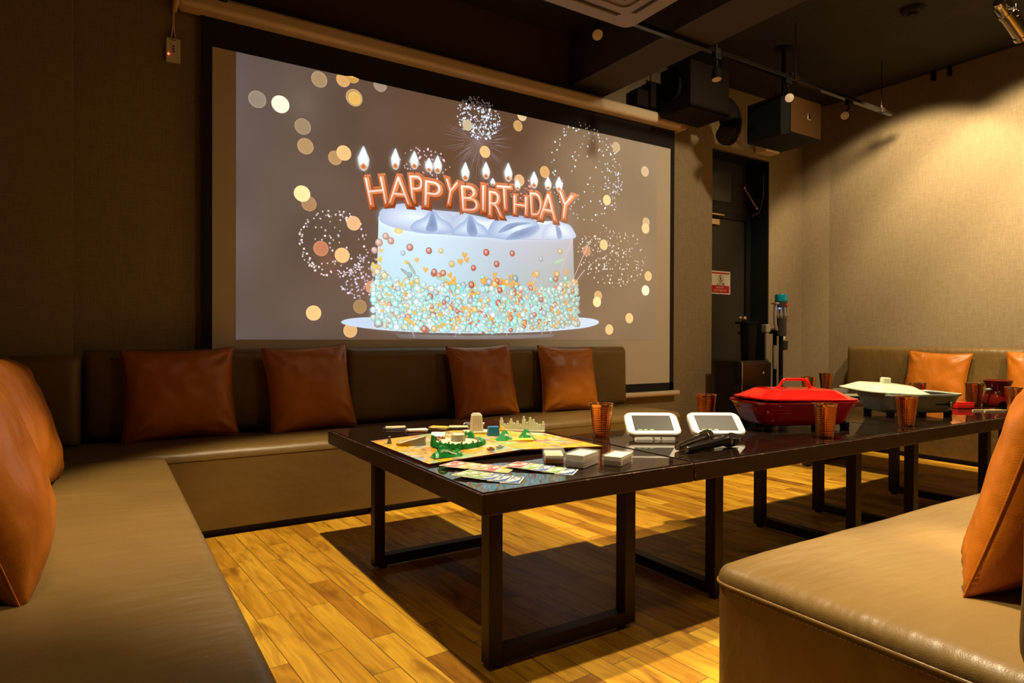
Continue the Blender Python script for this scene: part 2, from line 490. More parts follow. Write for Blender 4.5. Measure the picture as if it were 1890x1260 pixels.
def loft(mb, rings, mi=0, X=None, cap0=True, cap1=True, mis=None):
    """rings: list of equal-length outlines [(x,y,z)...]"""
    n = len(rings[0]); vs = [p for r in rings for p in r]; fs = []; ms = []
    for i in range(len(rings) - 1):
        for k in range(n):
            fs.append((i * n + k, i * n + (k + 1) % n, (i + 1) * n + (k + 1) % n, (i + 1) * n + k)); ms.append(mi if mis is None else mis[i])
    if cap0: fs.append(tuple(reversed(range(n)))); ms.append(mi if mis is None else mis[0])
    if cap1: fs.append(tuple((len(rings) - 1) * n + k for k in range(n))); ms.append(mi if mis is None else mis[-1])
    o = len(mb.m); mb.add(vs, fs, mi, X)
    for i, q in enumerate(ms): mb.m[o + i] = q
    return mb

def pad(mb, w, h, d, r=0.03, puff=0.012, X=None, wr=0.0, seed=0, back=0.0, mi=0, pr=0.02):
    """upholstered pad: w x h face, rounded edges, raised d above its back, slight dome and creases"""
    def axis(L):
        a = [0, r * .08, r * .25, r * .5, r * .8, r * 1.2]
        k = max(4, int((L - 2.4 * r) / 0.045))
        mid = [1.2 * r + (L - 2.4 * r) * i / k for i in range(1, k)]
        return a + mid + [L - t for t in reversed(a)]
    xs, ys = axis(w), axis(h)
    def prof(t, L):
        q = min(t, L - t)
        return 1.0 if q >= r else sqrt(max(0.0, 1 - ((r - q) / r) ** 2))
    def rc(x, y):
        if bx_(x, w) < pr and bx_(y, h) < pr:
            cx = pr if x < w / 2 else w - pr; cy = pr if y < h / 2 else h - pr
            a, b = x - cx, y - cy; l = sqrt(a * a + b * b)
            if l > 1e-9:
                k = max(abs(a), abs(b)) / l
                return cx + a * k, cy + b * k
        return x, y
    def bx_(t, L): return min(t, L - t)
    vs = []; fs = []
    nx, ny = len(xs), len(ys)
    for x in xs:
        for y in ys:
            e = prof(x, w) * prof(y, h)
            bx, by = min(x, w - x), min(y, h - y)
            dome = puff * (1 - exp(-bx / 0.12)) * (1 - exp(-by / 0.12))
            wz = 0
            if wr: wz = wr * noise.noise(V((x * 2.6 + seed, y * 9 + seed, seed))) + wr * .5 * noise.noise(V((x * 9, y * 22 + seed, seed * 2)))
            qx, qy = rc(x, y)
            vs.append((qx, qy, d - r + r * e + (dome + wz) * e))
    for i in range(nx - 1):
        for j in range(ny - 1):
            fs.append((i * ny + j, (i + 1) * ny + j, (i + 1) * ny + j + 1, i * ny + j + 1))
    loop = [(i, 0) for i in range(nx)] + [(nx - 1, j) for j in range(1, ny)] + [(i, ny - 1) for i in range(nx - 2, -1, -1)] + [(0, j) for j in range(ny - 2, 0, -1)]
    b = len(vs)
    for i, j in loop: vs.append((*rc(xs[i], ys[j]), back))
    n = len(loop)
    for k in range(n):
        a = loop[k][0] * ny + loop[k][1]; c = loop[(k + 1) % n]; c = c[0] * ny + c[1]
        fs.append((c, a, b + k, b + (k + 1) % n))
    fs.append(tuple(b + k for k in range(n)))
    return mb.add(vs, fs, mi, X)

def thing(name, label, cat, loc=(0, 0, 0), rz=0.0, group=None):
    o = bpy.data.objects.new(name, None)
    o.empty_display_size = 0.05
    COL.objects.link(o)
    o.location = loc; o.rotation_euler = (0, 0, radians(rz))
    return tag(o, label, cat, group)

def tag(o, label, cat, group=None):
    o['label'] = label; o['category'] = cat
    if group: o['group'] = group
    return o

def struct(o):
    o['kind'] = 'structure'; return o

def copytree(o, loc, rz=0.0, label=None):
    c = o.copy(); COL.objects.link(c); c.location = loc; c.rotation_euler = (0, 0, radians(rz))
    if label: c['label'] = label
    for ch in list(o.children):
        d = ch.copy(); COL.objects.link(d); d.parent = c
        for g in list(ch.children):
            e = g.copy(); COL.objects.link(e); e.parent = d
    return c

def textmesh(body, size=1.0, offset=0.0, extrude=0.0, align='CENTER'):
    """outline of a word in the built-in font as (verts, faces)"""
    cu = bpy.data.curves.new('word', 'FONT')
    cu.body = body; cu.size = size; cu.align_x = align; cu.align_y = 'CENTER'; cu.offset = offset; cu.extrude = extrude
    o = bpy.data.objects.new('word', cu); COL.objects.link(o)
    dg = bpy.context.evaluated_depsgraph_get()
    dg.update()
    me = o.evaluated_get(dg).to_mesh()
    vs = [v.co.copy() for v in me.vertices]; fs = [list(p.vertices) for p in me.polygons]
    o.evaluated_get(dg).to_mesh_clear()
    bpy.data.objects.remove(o); bpy.data.curves.remove(cu)
    return vs, fs

# ================================================================ camera
F_PX = 1190.0
YAW, PITCH, ROLL = radians(32.366), radians(0.344), radians(0.19)
_f = V((sin(YAW), cos(YAW), 0)); _r = V((cos(YAW), -sin(YAW), 0)); _u = V((0, 0, 1))
_f2 = _f * cos(PITCH) - _u * sin(PITCH); _u2 = _u * cos(PITCH) + _f * sin(PITCH)
_r3 = _r * cos(ROLL) + _u2 * sin(ROLL); _u3 = _u2 * cos(ROLL) - _r * sin(ROLL)
cd = bpy.data.cameras.new('camera')
cd.sensor_width = 36.0; cd.lens = F_PX / 1890.0 * 36.0; cd.clip_start = 0.02; cd.clip_end = 50
cam = bpy.data.objects.new('camera', cd); COL.objects.link(cam)
mw = Matrix((( _r3.x, _u3.x, -_f2.x, 0), (_r3.y, _u3.y, -_f2.y, 0), (_r3.z, _u3.z, -_f2.z, 0.88), (0, 0, 0, 1)))
cam.matrix_world = mw
S.camera = cam

# ================================================================ room shell
CEIL = 3.065
YW = 3.75           # wall behind the projection screen
XR = 5.75           # right wall
struct(MB().box(-0.62, XR + .2, -2.2, 4.1, -0.06, 0).build('floor', M['floor'], smooth=0))
struct(MB().box(-0.62, XR + .2, -2.2, 4.1, CEIL, CEIL + .1).build('ceiling', M['ceiling'], smooth=0))
DX0, DX1, DZ = 4.40, 5.17, 2.505     # door recess
wb = MB()
wb.box(-0.62, -0.122, 3.60, 4.0, 0, CEIL)
wb.box(-0.122, DX0, YW, 4.0, 0, CEIL)
wb.box(DX0, DX1, YW, 4.0, DZ, CEIL)
wb.box(DX1, 5.675, YW, 4.0, 0, CEIL)
struct(wb.build('wall_back', M['wall'], smooth=0))
wr = MB()
wr.box(XR, XR + .2, -2.2, 3.52, 0, CEIL)
wr.prism([(5.675, 4.0), (5.675, 3.75), (5.75, 3.52), (5.95, 3.52), (5.95, 4.0)], 0, CEIL)
struct(wr.build('wall_right', M['wall'], smooth=0))
struct(MB().box(-0.62, -0.50, -2.2, 3.60, 0, CEIL).build('wall_left', M['wall'], smooth=0))
struct(MB().box(-0.62, XR + .2, -2.2, -2.1, 0, CEIL).build('wall_front', M['wall'], smooth=0))
struct(MB().box(-0.122, 2.85, 3.738, 3.75, 2.66, CEIL).build('trim_1', M['upper'], smooth=0))
struct(MB().box(2.85, 3.187, -2.1, 3.75, 2.695, CEIL).build('ceiling_beam', M['beam'], smooth=0))

# door at the back of its recess
dr = MB()
dr.box(DX0, 5.10, 3.955, 3.995, 0.0, 1.97)
door = struct(dr.build('door_1', M['door'], smooth=0))
m = MB()
m.box(DX0, DX1, 3.94, 3.999, 2.03, DZ); m.box(5.10, DX1, 3.94, 3.999, 0, 2.03); m.box(DX0, 5.10, 3.945, 3.999, 1.975, 2.03)
m.box(DX1 - .012, DX1, 3.75, 3.94, 0, DZ); m.box(DX0, DX1 - .012, 3.75, 3.94, DZ - .012, DZ)
m.box(5.085, 5.10, 3.93, 3.955, 0, 1.975)
m.build('door_frame', M['doorframe'], door, smooth=0)
m = MB(); m.box(4.42, 4.86, 3.925, 3.945, 2.12, 2.40); m.build('transom_panel', M['blackgloss'], door, smooth=0)
m = MB()
m.lathe([(0, 0), (.030, 0), (.030, .008), (.014, .014), (.012, .03), (.026, .042), (.026, .056), (.018, .062), (0, .063)], 24, X=TR(5.045, 3.955, 1.06) @ RX(90))
m.build('door_knob', M['brass'], door)
m = MB()
m.rbox(5.0, 5.09, 3.925, 3.94, 0.945, 0.962, .004); m.lathe([(0, 0), (.02, 0), (.02, .02), (0, .021)], 16, X=TR(5.075, 3.955, .953) @ RX(90))
m.build('door_lever', M['brass'], door)
m = MB()
m.rbox(4.42, 4.74, 3.90, 3.953, 1.985, 2.0, .003); m.rbox(4.50, 4.70, 3.915, 3.955, 1.90, 1.955, .006)
m.build('door_closer', M['brass'], door)
m = MB()
m.tube([(5.05, 3.93, 2.285), (5.14, 3.86, 2.09)], .010, 8); m.ball((5.05, 3.93, 2.285), .018); m.ball((5.14, 3.86, 2.09), .016)
m.tube([(5.158, 3.80, 2.42), (5.158, 3.80, 2.2), (5.15, 3.84, 2.05), (5.12, 3.9, 2.02)], .003, 6)
m.build('transom_stay', M['brass'], door)
# the no-entry sign hanging on the door
sg = MB()
sx0, sx1, sz0, sz1 = 4.585, 4.885, 1.283, 1.492
SW = sx1 - sx0; SH = sz1 - sz0
y = 3.950
sg.box(sx0, sx1, y, y + .004, sz0, sz1, 0)
sg.box(sx0 + .012, sx1 - .014, y - .0006, y, sz1 - .026, sz1 - .012, 1)
sg.box(sx0 + .012, sx1 - .014, y - .0006, y, sz0 + .010, sz0 + .078, 1)
cx = 4.752; cz = 1.422
ring = [(cx + .032 * cos(2 * pi * i / 40) * k, y - .0006, cz + .036 * sin(2 * pi * i / 40) * k) for k in (1.0, .86) for i in range(40)]
sg.add(ring, [(i, (i + 1) % 40, 40 + (i + 1) % 40, 40 + i) for i in range(40)], 2)
# walking figure in the ring
def flat(pts, mi): sg.add([(cx + a, y - .0009, cz + b) for a, b in pts], [tuple(range(len(pts)))], mi)
flat([(.006 * cos(2 * pi * i / 16), .020 + .006 * sin(2 * pi * i / 16)) for i in range(16)], 2)
flat([(-.005, .013), (.005, .013), (.006, -.004), (-.006, -.004)], 2)
flat([(-.005, .012), (-.014, -.002), (-.011, -.004), (-.003, .006)], 2)
flat([(.005, .012), (.013, .0), (.010, -.003), (.003, .006)], 2)
flat([(-.006, -.003), (.001, -.003), (-.007, -.026), (-.013, -.026)], 2)
flat([(0, -.003), (.006, -.003), (.013, -.025), (.007, -.026)], 2)
flat([(-.025, .022), (-.022, .025), (.025, -.022), (.022, -.025)], 2)
def words(mb, body, size, x, z, yy, mi, off=0.0):
    vs, fs = textmesh(body, size, off)
    mb.add([(x + p.x, yy, z + p.y) for p in vs], fs, mi)
words(sg, '立入厳禁', .026, cx, cz - .052, y - .0008, 2, .0006)
words(sg, '関係者以外の', .017, cx - .01, sz0 + .058, y - .0012, 0, .0002)
words(sg, '立ち入りを禁止します', .017, cx - .002, sz0 + .032, y - .0012, 0, .0002)
tag(sg.build('warning_sign', [M['signwhite'], M['signred'], M['signdark']], smooth=0, fix=False),
    'red and white no-entry sign fixed to the dark door', 'sign')

# ================================================================ things high on the walls and ceiling
# projection screen
ps = thing('projection_screen', 'wide pull-down projection screen showing a lit birthday cake', 'screen', (2.2, 3.70, 0))
def L0(o): o.location = (-2.2, -3.70, 0); return o
SX0, SX1, SZ0, SZ1 = 0.482, 3.845, 0.524, 2.398
m = MB()
m.rbox(0.322, 3.905, 3.615, 3.735, 2.548, 2.632, .026, 4)
L0(m.build('screen_casing', M['cream'], ps))
for a, b in ((3.905, 3.932), (.296, .322)):
    m = MB(); m.rbox(a, b, 3.607, 3.742, 2.541, 2.638, .012, 3); L0(m.build('casing_cap', M['cream'], ps))
m = MB(); m.box(SX0, SX1, 3.700, 3.702, SZ0, SZ1)
L0(m.build('screen_fabric', M['screen'], ps, smooth=0))
m = MB()
m.box(SX0 - .055, SX1 + .045, 3.699, 3.7025, SZ1, 2.60); m.box(SX0 - .055, SX0, 3.699, 3.7025, SZ0 - .06, SZ1)
m.box(SX1, SX1 + .045, 3.699, 3.7025, SZ0 - .06, SZ1); m.box(SX0 - .055, SX1 + .045, 3.699, 3.7025, SZ0 - .06, SZ0)
L0(m.build('screen_border', M['border'], ps, smooth=0))
m = MB(); m.tube([(SX0 - .10, 3.70, SZ0 - .085), (SX1 + .10, 3.70, SZ0 - .085)], .021, 14)
L0(m.build('weight_bar', M['cream'], ps))

# the projected picture: flat coloured shapes lying on the fabric
PIC = {'bokeh':[(0.705,2.166,0.0465,(132,122,106)),(0.826,2.163,0.048,(252,238,208)),(1.039,2.346,0.046,(152,127,95)),(1.177,2.373,0.041,(205,155,95)),(1.233,2.407,0.041,(185,140,70)),(1.243,2.283,0.0505,(175,140,90)),(1.246,2.28,0.038,(218,170,88)),(1.402,2.393,0.042,(150,130,112)),(0.947,2.062,0.0455,(146,122,98)),(0.962,1.954,0.0455,(168,133,93)),(1.131,1.914,0.041,(172,134,88)),(1.182,1.95,0.044,(228,184,120)),(0.982,1.633,0.0425,(160,120,86)),(0.944,1.685,0.0455,(250,222,155)),(1.241,1.548,0.0425,(228,174,125)),(1.05,1.385,0.0435,(185,115,85)),(1.173,1.355,0.044,(238,184,124)),(1.351,1.178,0.037,(205,140,98)),(1.28,1.06,0.0415,(152,118,78)),(1.009,1.016,0.043,(238,190,124)),(1.222,0.918,0.0415,(215,168,108)),(2.419,2.398,0.037,(218,188,142)),(2.386,2.322,0.037,(192,147,87)),(3.27,2.32,0.0385,(170,137,97)),(2.128,2.105,0.0395,(228,184,120)),(2.611,2.04,0.0415,(202,152,87)),(2.399,1.953,0.041,(215,165,117)),(3.566,2.178,0.04,(185,150,112)),(3.18,1.91,0.038,(238,194,124)),(3.58,1.783,0.038,(180,150,107)),(3.574,1.735,0.04,(218,183,122)),(1.995,2.256,0.035,(190,175,142)),(2.987,1.517,0.0375,(175,112,77)),(3.151,1.574,0.0385,(228,184,118)),(3.605,1.365,0.038,(215,170,107)),(3.577,1.252,0.04,(246,222,184)),(3.098,1.191,0.038,(190,150,92)),(3.088,1.146,0.038,(242,212,144)),(3.409,1.032,0.039,(228,178,112)),(3.208,0.943,0.0385,(228,178,112))],'fire':[('ball',2.08,2.32,0.163,0.1415,330,(215,235,255)),('ring',2.979,2.088,0.324,0.363,150,(225,238,255)),('ball',3.25,2.097,0.086,0.252,60,(215,232,255)),('ring',1.135,1.418,0.209,0.2,135,(255,232,232)),('ball',1.297,1.232,0.153,0.1345,150,(225,205,230)),('ball',3.242,1.498,0.333,0.2365,230,(240,222,205)),('ball',1.697,1.963,0.184,0.101,70,(245,205,215)),('ball',2.412,1.89,0.15,0.0885,50,(240,150,150))],'flames':[(1.296,1.933,0.141,0.063),(1.496,1.96,0.125,0.052),(1.62,1.972,0.11,0.051),(1.719,1.956,0.088,0.049),(1.779,1.968,0.112,0.053),(1.976,1.951,0.119,0.055),(2.13,1.98,0.11,0.054),(2.182,1.912,0.05,0.034),(2.303,1.993,0.123,0.058),(2.377,1.919,0.074,0.044),(2.513,1.97,0.113,0.059),(2.632,1.96,0.091,0.053),(2.727,1.968,0.104,0.057)],'letters':[('P',1.646,1.794,0.195,0.109,6),('I',2.118,1.793,0.2,0.061,0),('T',2.282,1.816,0.189,0.141,4),('D',2.538,1.801,0.188,0.114,4),('H',2.408,1.779,0.148,0.132,0),('H',1.383,1.749,0.195,0.135,12),('A',1.528,1.77,0.198,0.176,2),('P',1.753,1.774,0.19,0.142,-2),('Y',1.875,1.799,0.186,0.123,-10),('B',2.017,1.778,0.197,0.153,4),('R',2.214,1.765,0.195,0.131,0),('A',2.64,1.794,0.213,0.178,-2),('Y',2.787,1.814,0.216,0.169,-8)],'body_top':[(1.394,1.607),(1.466,1.549),(1.607,1.536),(1.754,1.532),(1.946,1.535),(2.148,1.542),(2.405,1.553),(2.679,1.573),(2.862,1.596)],'body_bot':[(1.378,0.958),(1.467,0.943),(1.609,0.931),(1.756,0.922),(1.948,0.92),(2.15,0.922),(2.407,0.932),(2.681,0.949),(2.884,0.979)],'cream':[[(1.394,1.601),(1.404,1.641),(1.465,1.674),(1.553,1.697),(1.661,1.695),(1.754,1.679),(1.887,1.658),(1.899,1.611),(1.754,1.529),(1.536,1.536),(1.414,1.564)],[(1.86,1.58),(1.887,1.645),(1.946,1.685),(2.025,1.673),(2.168,1.666),(2.274,1.691),(2.404,1.697),(2.405,1.594),(2.148,1.542),(1.946,1.539)],[(2.585,1.61),(2.631,1.675),(2.725,1.707),(2.812,1.692),(2.861,1.65),(2.862,1.596),(2.608,1.57)],[(1.6,1.542),(1.621,1.591),(1.68,1.623),(1.742,1.677),(1.799,1.636),(1.86,1.607),(1.891,1.555),(1.754,1.529)],[(1.88,1.537),(1.915,1.592),(1.969,1.632),(2.009,1.678),(2.066,1.634),(2.119,1.611),(2.156,1.55),(2.018,1.535)],[(2.156,1.55),(2.164,1.623),(2.223,1.679),(2.339,1.705),(2.471,1.708),(2.548,1.674),(2.557,1.63),(2.476,1.57),(2.317,1.539)]],'creamsh':[[(1.742,1.671),(1.769,1.619),(1.777,1.558),(1.732,1.54),(1.698,1.551),(1.717,1.607)],[(2.009,1.671),(2.05,1.619),(2.066,1.556),(2.018,1.538),(1.986,1.577)],[(2.283,1.539),(2.339,1.588),(2.427,1.625),(2.539,1.658),(2.521,1.612),(2.44,1.567),(2.339,1.544)],[(2.697,1.689),(2.745,1.647),(2.755,1.594),(2.716,1.583)],[(2.223,1.578),(2.296,1.642),(2.404,1.668),(2.494,1.669),(2.396,1.645),(2.296,1.599)]],'plate':[(1.168,0.968),(1.2,0.984),(1.281,0.995),(1.398,1.0),(2.027,1.02),(2.777,1.028),(2.949,1.027),(3.066,1.017),(3.108,0.998),(3.066,0.973),(2.924,0.948),(2.588,0.922),(2.277,0.91),(2.028,0.907),(1.719,0.91),(1.467,0.92),(1.281,0.937),(1.193,0.952)],'foot':[(1.495,0.9),(2.028,0.893),(2.705,0.907),(2.672,0.884),(2.408,0.872),(2.028,0.868),(1.719,0.869),(1.537,0.874)],'pic':[(0.598,2.396),(0.599,0.86),(3.696,0.87),(3.687,2.396)],'streak':[(2.962,1.375,2.728,1.123),(3.007,1.588,2.776,1.155),(2.531,1.312,2.433,1.069),(2.861,1.627,2.737,1.335),(2.035,1.109,1.901,0.882),(1.598,0.941,1.623,0.881),(2.298,1.0,2.294,0.89),(2.748,1.046,2.653,0.907),(2.583,0.96,2.584,0.899),(1.854,1.199,1.932,0.959),(2.1,1.21,2.129,0.979)],'halo':(2.08,2.168,0.266),'haze':[(1.104,1.322,0.187,(120,78,62)),(1.697,1.936,0.169,(118,75,68)),(2.426,1.892,0.141,(125,70,62)),(2.822,1.748,0.1555,(118,98,88)),(1.314,1.207,0.1445,(128,88,82)),(2.08,2.161,0.142,(150,130,140)),(0.95,2.193,0.273,(112,102,96))]}
pm = MB()
_ly = [3.6990]
def layer():
    _ly[0] -= .000006; return _ly[0]
def smooth(pts, k=4):
    n = len(pts); out = []
    for i in range(n):
        a, b, c, d = (pts[(i + q) % n] for q in (-1, 0, 1, 2))
        for s in range(k):
            t = s / k
            out.append(tuple(.5 * (2 * b[m] + (c[m] - a[m]) * t + (2 * a[m] - 5 * b[m] + 4 * c[m] - d[m]) * t * t + (3 * b[m] - a[m] - 3 * c[m] + d[m]) * t ** 3) for m in (0, 1)))
    return out
def fan(pts, col, ccol=None, center=None, clip=True):
    yy = layer()
    if clip: pts = [(x, min(z, SZ1)) for x, z in pts]
    n = len(pts)
    cx = sum(p[0] for p in pts) / n; cz = sum(p[1] for p in pts) / n
    if center: cx, cz = center
    col = lin(col); cc = lin(ccol) if ccol else col
    pm.add([(x, yy, z) for x, z in pts] + [(cx, yy, cz)], [(i, (i + 1) % n, n) for i in range(n)], 0, None, [col] * n + [cc])
def disc(x, z, rx, rz, col, ccol=None, n=20, off=(0, 0), clip=True, rot=0):
    ca, sa = cos(rot), sin(rot)
    fan([(x + rx * cos(2 * pi * i / n) * ca - rz * sin(2 * pi * i / n) * sa, z + rx * cos(2 * pi * i / n) * sa + rz * sin(2 * pi * i / n) * ca) for i in range(n)], col, ccol, (x + off[0], z + off[1]), clip)
def grid(x0, x1, z0, z1, nx, nz, fn, zt=None):
    yy = layer()
    vs = []; cs = []; fs = []
    for i in range(nx + 1):
        for j in range(nz + 1):
            x = x0 + (x1 - x0) * i / nx; z = z0 + (z1 - z0) * j / nz
            vs.append((x, yy, z)); cs.append(lin(fn(i / nx, j / nz)))
    for i in range(nx):
        for j in range(nz):
            a = i * (nz + 1) + j
            fs.append((a, a + nz + 1, a + nz + 2, a + 1))
    pm.add(vs, fs, 0, None, cs)
def mix(a, b, t): return tuple(a[k] + (b[k] - a[k]) * t for k in range(3))
PX0, PX1, PZ0, PZ1 = 0.598, 3.692, 0.865, SZ1
def bgcol(u, w):
    c = mix((80, 75, 76), (82, 60, 48), min(1, u * 2.6))
    c = mix(c, (98, 74, 52), max(0, u - .6) * 2.4)
    k = 0.92 + 0.22 * noise.noise(V((u * 7, w * 4, 2.2)))
    return tuple(v * k for v in c)
grid(PX0, PX1, PZ0, PZ1, 36, 18, bgcol)
rg = random.Random(11)
for x, z, r, c in PIC['haze']:
    yy = layer(); n = 28; k = 5
    vs = []; cs = []; fs = []
    # faint cloud: rings fading into the background
    for q in range(k + 1):
        for i in range(n):
            a = 2 * pi * i / n; px = x + r * q / k * cos(a); pz = min(SZ1, z + r * q / k * sin(a))
            u = (px - PX0) / (PX1 - PX0); w = (pz - PZ0) / (PZ1 - PZ0)
            t = (1 - q / k) ** 1.5
            vs.append((px, yy, pz)); cs.append(lin(mix(bgcol(u, w), mix(bgcol(u, w), c, .6), t)))
    for q in range(k):
        for i in range(n): fs.append((q * n + i, q * n + (i + 1) % n, (q + 1) * n + (i + 1) % n, (q + 1) * n + i))
    pm.add(vs, fs, 0, None, cs)
# ray halo under the blue firework
hx, hz, hr = PIC['halo']
for i in range(70):
    a = rg.uniform(0, 2 * pi); r0 = hr * rg.uniform(.2, .5); r1 = hr * rg.uniform(.7, 1.15); w = .0018
    if hz + r1 * sin(a) > SZ1: continue
    fan([(hx + r0 * cos(a) - w * sin(a), hz + r0 * sin(a) + w * cos(a)), (hx + r1 * cos(a), hz + r1 * sin(a)), (hx + r0 * cos(a) + w * sin(a), hz + r0 * sin(a) - w * cos(a))], (118, 104, 112))
for kind, x, z, rx, rz, n, c in PIC['fire']:
    yy = layer()
    for i in range(n):
        a = rg.uniform(0, 2 * pi)
        t = sqrt(rg.random()) if kind == 'ball' else (rg.uniform(.82, 1.0) if rg.random() < .55 else sqrt(rg.random()))
        px, pz = x + rx * t * cos(a), z + rz * t * sin(a)
        if pz > SZ1 + .06: continue
        s = rg.uniform(.0035, .0075)
        cc = mix(c, (70, 60, 60), rg.random() * .45)
        if pz > SZ1 - .004: cc = mix(cc, (20, 16, 14), .75)
        cl = lin(cc)
        pm.add([(px + s * cos(2 * pi * q / 6), yy, pz + s * sin(2 * pi * q / 6)) for q in range(6)], [tuple(range(6))], 0, None, [cl] * 6)
for x, z, r, c in PIC['bokeh']:
    disc(x, z, r, r, mix(c, (255, 240, 210), .14), None, 22)
    disc(x, z, r * .90, r * .90, c, mix(c, (90, 70, 50), .06), 22)
# plate, foot and cake
fan(PIC['foot'], (96, 90, 92), (120, 114, 116))
fan(smooth(PIC['plate']), (186, 205, 230), (150, 165, 190))
bt, bb = PIC['body_top'], PIC['body_bot']
yy = layer(); vs = []; cs = []; fs = []
K = len(bt)
for i in range(K):
    u = i / (K - 1)
    top = mix((196, 220, 240), (158, 158, 170), max(0, u - .35) * 1.45); bot = mix((165, 210, 222), (120, 122, 108), max(0, u - .4) * 1.5)
    for j in range(5):
        t = j / 4
        vs.append((bt[i][0] + (bb[i][0] - bt[i][0]) * t, yy, bt[i][1] + (bb[i][1] - bt[i][1]) * t)); cs.append(lin(mix(top, bot, t)))
for i in range(K - 1):
    for j in range(4): fs.append((i * 5 + j, i * 5 + 5 + j, i * 5 + 6 + j, i * 5 + 1 + j))
pm.add(vs, fs, 0, None, cs)
def bead(x, z, r, c):
    yy = layer(); n = 10
    rim, mid, hi = lin(mix(c, (52, 58, 60), .42)), lin(c), lin(mix(c, (255, 255, 255), .62))
    vs = [(x + r * cos(2 * pi * i / n), yy, z + r * sin(2 * pi * i / n)) for i in range(n)]
    vs += [(x - r * .08 + r * .72 * cos(2 * pi * i / n), yy, z + r * .08 + r * .72 * sin(2 * pi * i / n)) for i in range(n)] + [(x - r * .28, yy, z + r * .32)]
    fs = [(i, (i + 1) % n, n + (i + 1) % n, n + i) for i in range(n)] + [(n + i, n + (i + 1) % n, 2 * n) for i in range(n)]
    pm.add(vs, fs, 0, None, [rim] * n + [mid] * n + [hi])
PAL = [(140, 222, 222), (120, 205, 200), (165, 210, 200), (200, 225, 232), (150, 215, 210), (205, 165, 85), (212, 178, 98), (190, 92, 52), (176, 70, 48), (150, 165, 182), (196, 205, 196), (140, 190, 170)]
def edge(u, t):
    q = u * (K - 1); i = min(K - 2, int(q)); f = q - i
    a = (bt[i][0] + (bt[i + 1][0] - bt[i][0]) * f, bt[i][1] + (bt[i + 1][1] - bt[i][1]) * f)
    b = (bb[i][0] + (bb[i + 1][0] - bb[i][0]) * f, bb[i][1] + (bb[i + 1][1] - bb[i][1]) * f)
    return a[0] + (b[0] - a[0]) * t, a[1] + (b[1] - a[1]) * t
SPR = []
for i in range(2000):
    u = 0.5 + 0.515 * (2 * rg.random() - 1)
    t = 1 - .62 * rg.random() ** 1.25
    lim = .50 + .06 * sin(u * 9) + (.05 if .3 < u < .6 else -.04)
    if t < lim and rg.random() < .90: continue
    SPR.append((u, t))
SPR += [(.01, .24), (.03, .3), (-.015, .32), (.08, .13), (.13, .14), (.24, .17), (.35, .18), (.28, .29), (.41, .17), (.46, .3), (.52, .2), (.5, .27), (.53, .25), (.62, .16), (.72, .16), (.83, .22), (.92, .14), (.2, .24), (.22, .33), (.33, .38), (.42, .4), (.56, .33), (.66, .28), (.91, .25)]
SPR.sort(key=lambda p: p[1] + rg.random() * .12)
for u, t in SPR:
    x, z = edge(min(.999, max(0, u)), t)
    if u < 0 or u > 1: x += (.02 if u > 1 else -.02)
    c = rg.choice(PAL + PAL[:5] * 2)
    if t < .52: c = rg.choice([PAL[5], PAL[6], PAL[7], PAL[1], (95, 150, 158), PAL[8], PAL[9]])
    c = mix(c, (205, 232, 240), .45 * max(0, 1 - u * 1.7))
    c = mix(c, (112, 104, 80), .40 * max(0, u - .66) * 2.6)
    r = rg.uniform(.008, .0235) if t > .52 else rg.uniform(.015, .025)
    kind = rg.random()
    if kind < .05:
        disc(x, z, r * 2.2, r * .55, mix(c, (110, 195, 195), .6), mix(c, (150, 225, 225), .6), 12, rot=rg.uniform(0, 3))
    elif kind < (.15 if t > .52 else .4):
        q = [(0, -.9), (.75, .05), (.8, .5), (.45, .72), (0, .42), (-.45, .72), (-.8, .5), (-.75, .05)]
        a = rg.uniform(-.6, .6)
        g = mix((214, 160, 60), (190, 110, 50), max(0, u - .4)); g = mix(g, (215, 215, 170), .4 * max(0, 1 - u * 2))
        fan([(x + r * 1.1 * (p * cos(a) - s * sin(a)), z + r * 1.1 * (p * sin(a) + s * cos(a))) for p, s in q], g, mix(g, (250, 220, 140), .4), (x - r * .2, z + r * .2))
    else:
        bead(x, z, r, c)
cb_ = [PIC['cream'][0][0], PIC['cream'][0][1], PIC['cream'][0][2], PIC['cream'][0][3], PIC['cream'][0][4], PIC['cream'][0][5], PIC['cream'][1][2], PIC['cream'][1][4], PIC['cream'][1][5], PIC['cream'][5][4], PIC['cream'][2][1], PIC['cream'][2][2], PIC['cream'][2][3], PIC['cream'][2][4]] + list(reversed(bt))
fan(cb_, (178, 192, 214), (190, 206, 228))
for k, p in enumerate(PIC['cream']):
    fan(smooth(p), (142, 166, 204) if k > 2 else (166, 182, 210), (216, 234, 250))
for p in PIC['creamsh']:
    fan(smooth(p), (134, 158, 196), (98, 124, 168))
for x, z, c in ((PIC['cream'][0][9][0] - .02, PIC['cream'][0][9][1] - .01, (214, 190, 110)),):
    disc(x, z, .03, .018, c, (240, 220, 160))
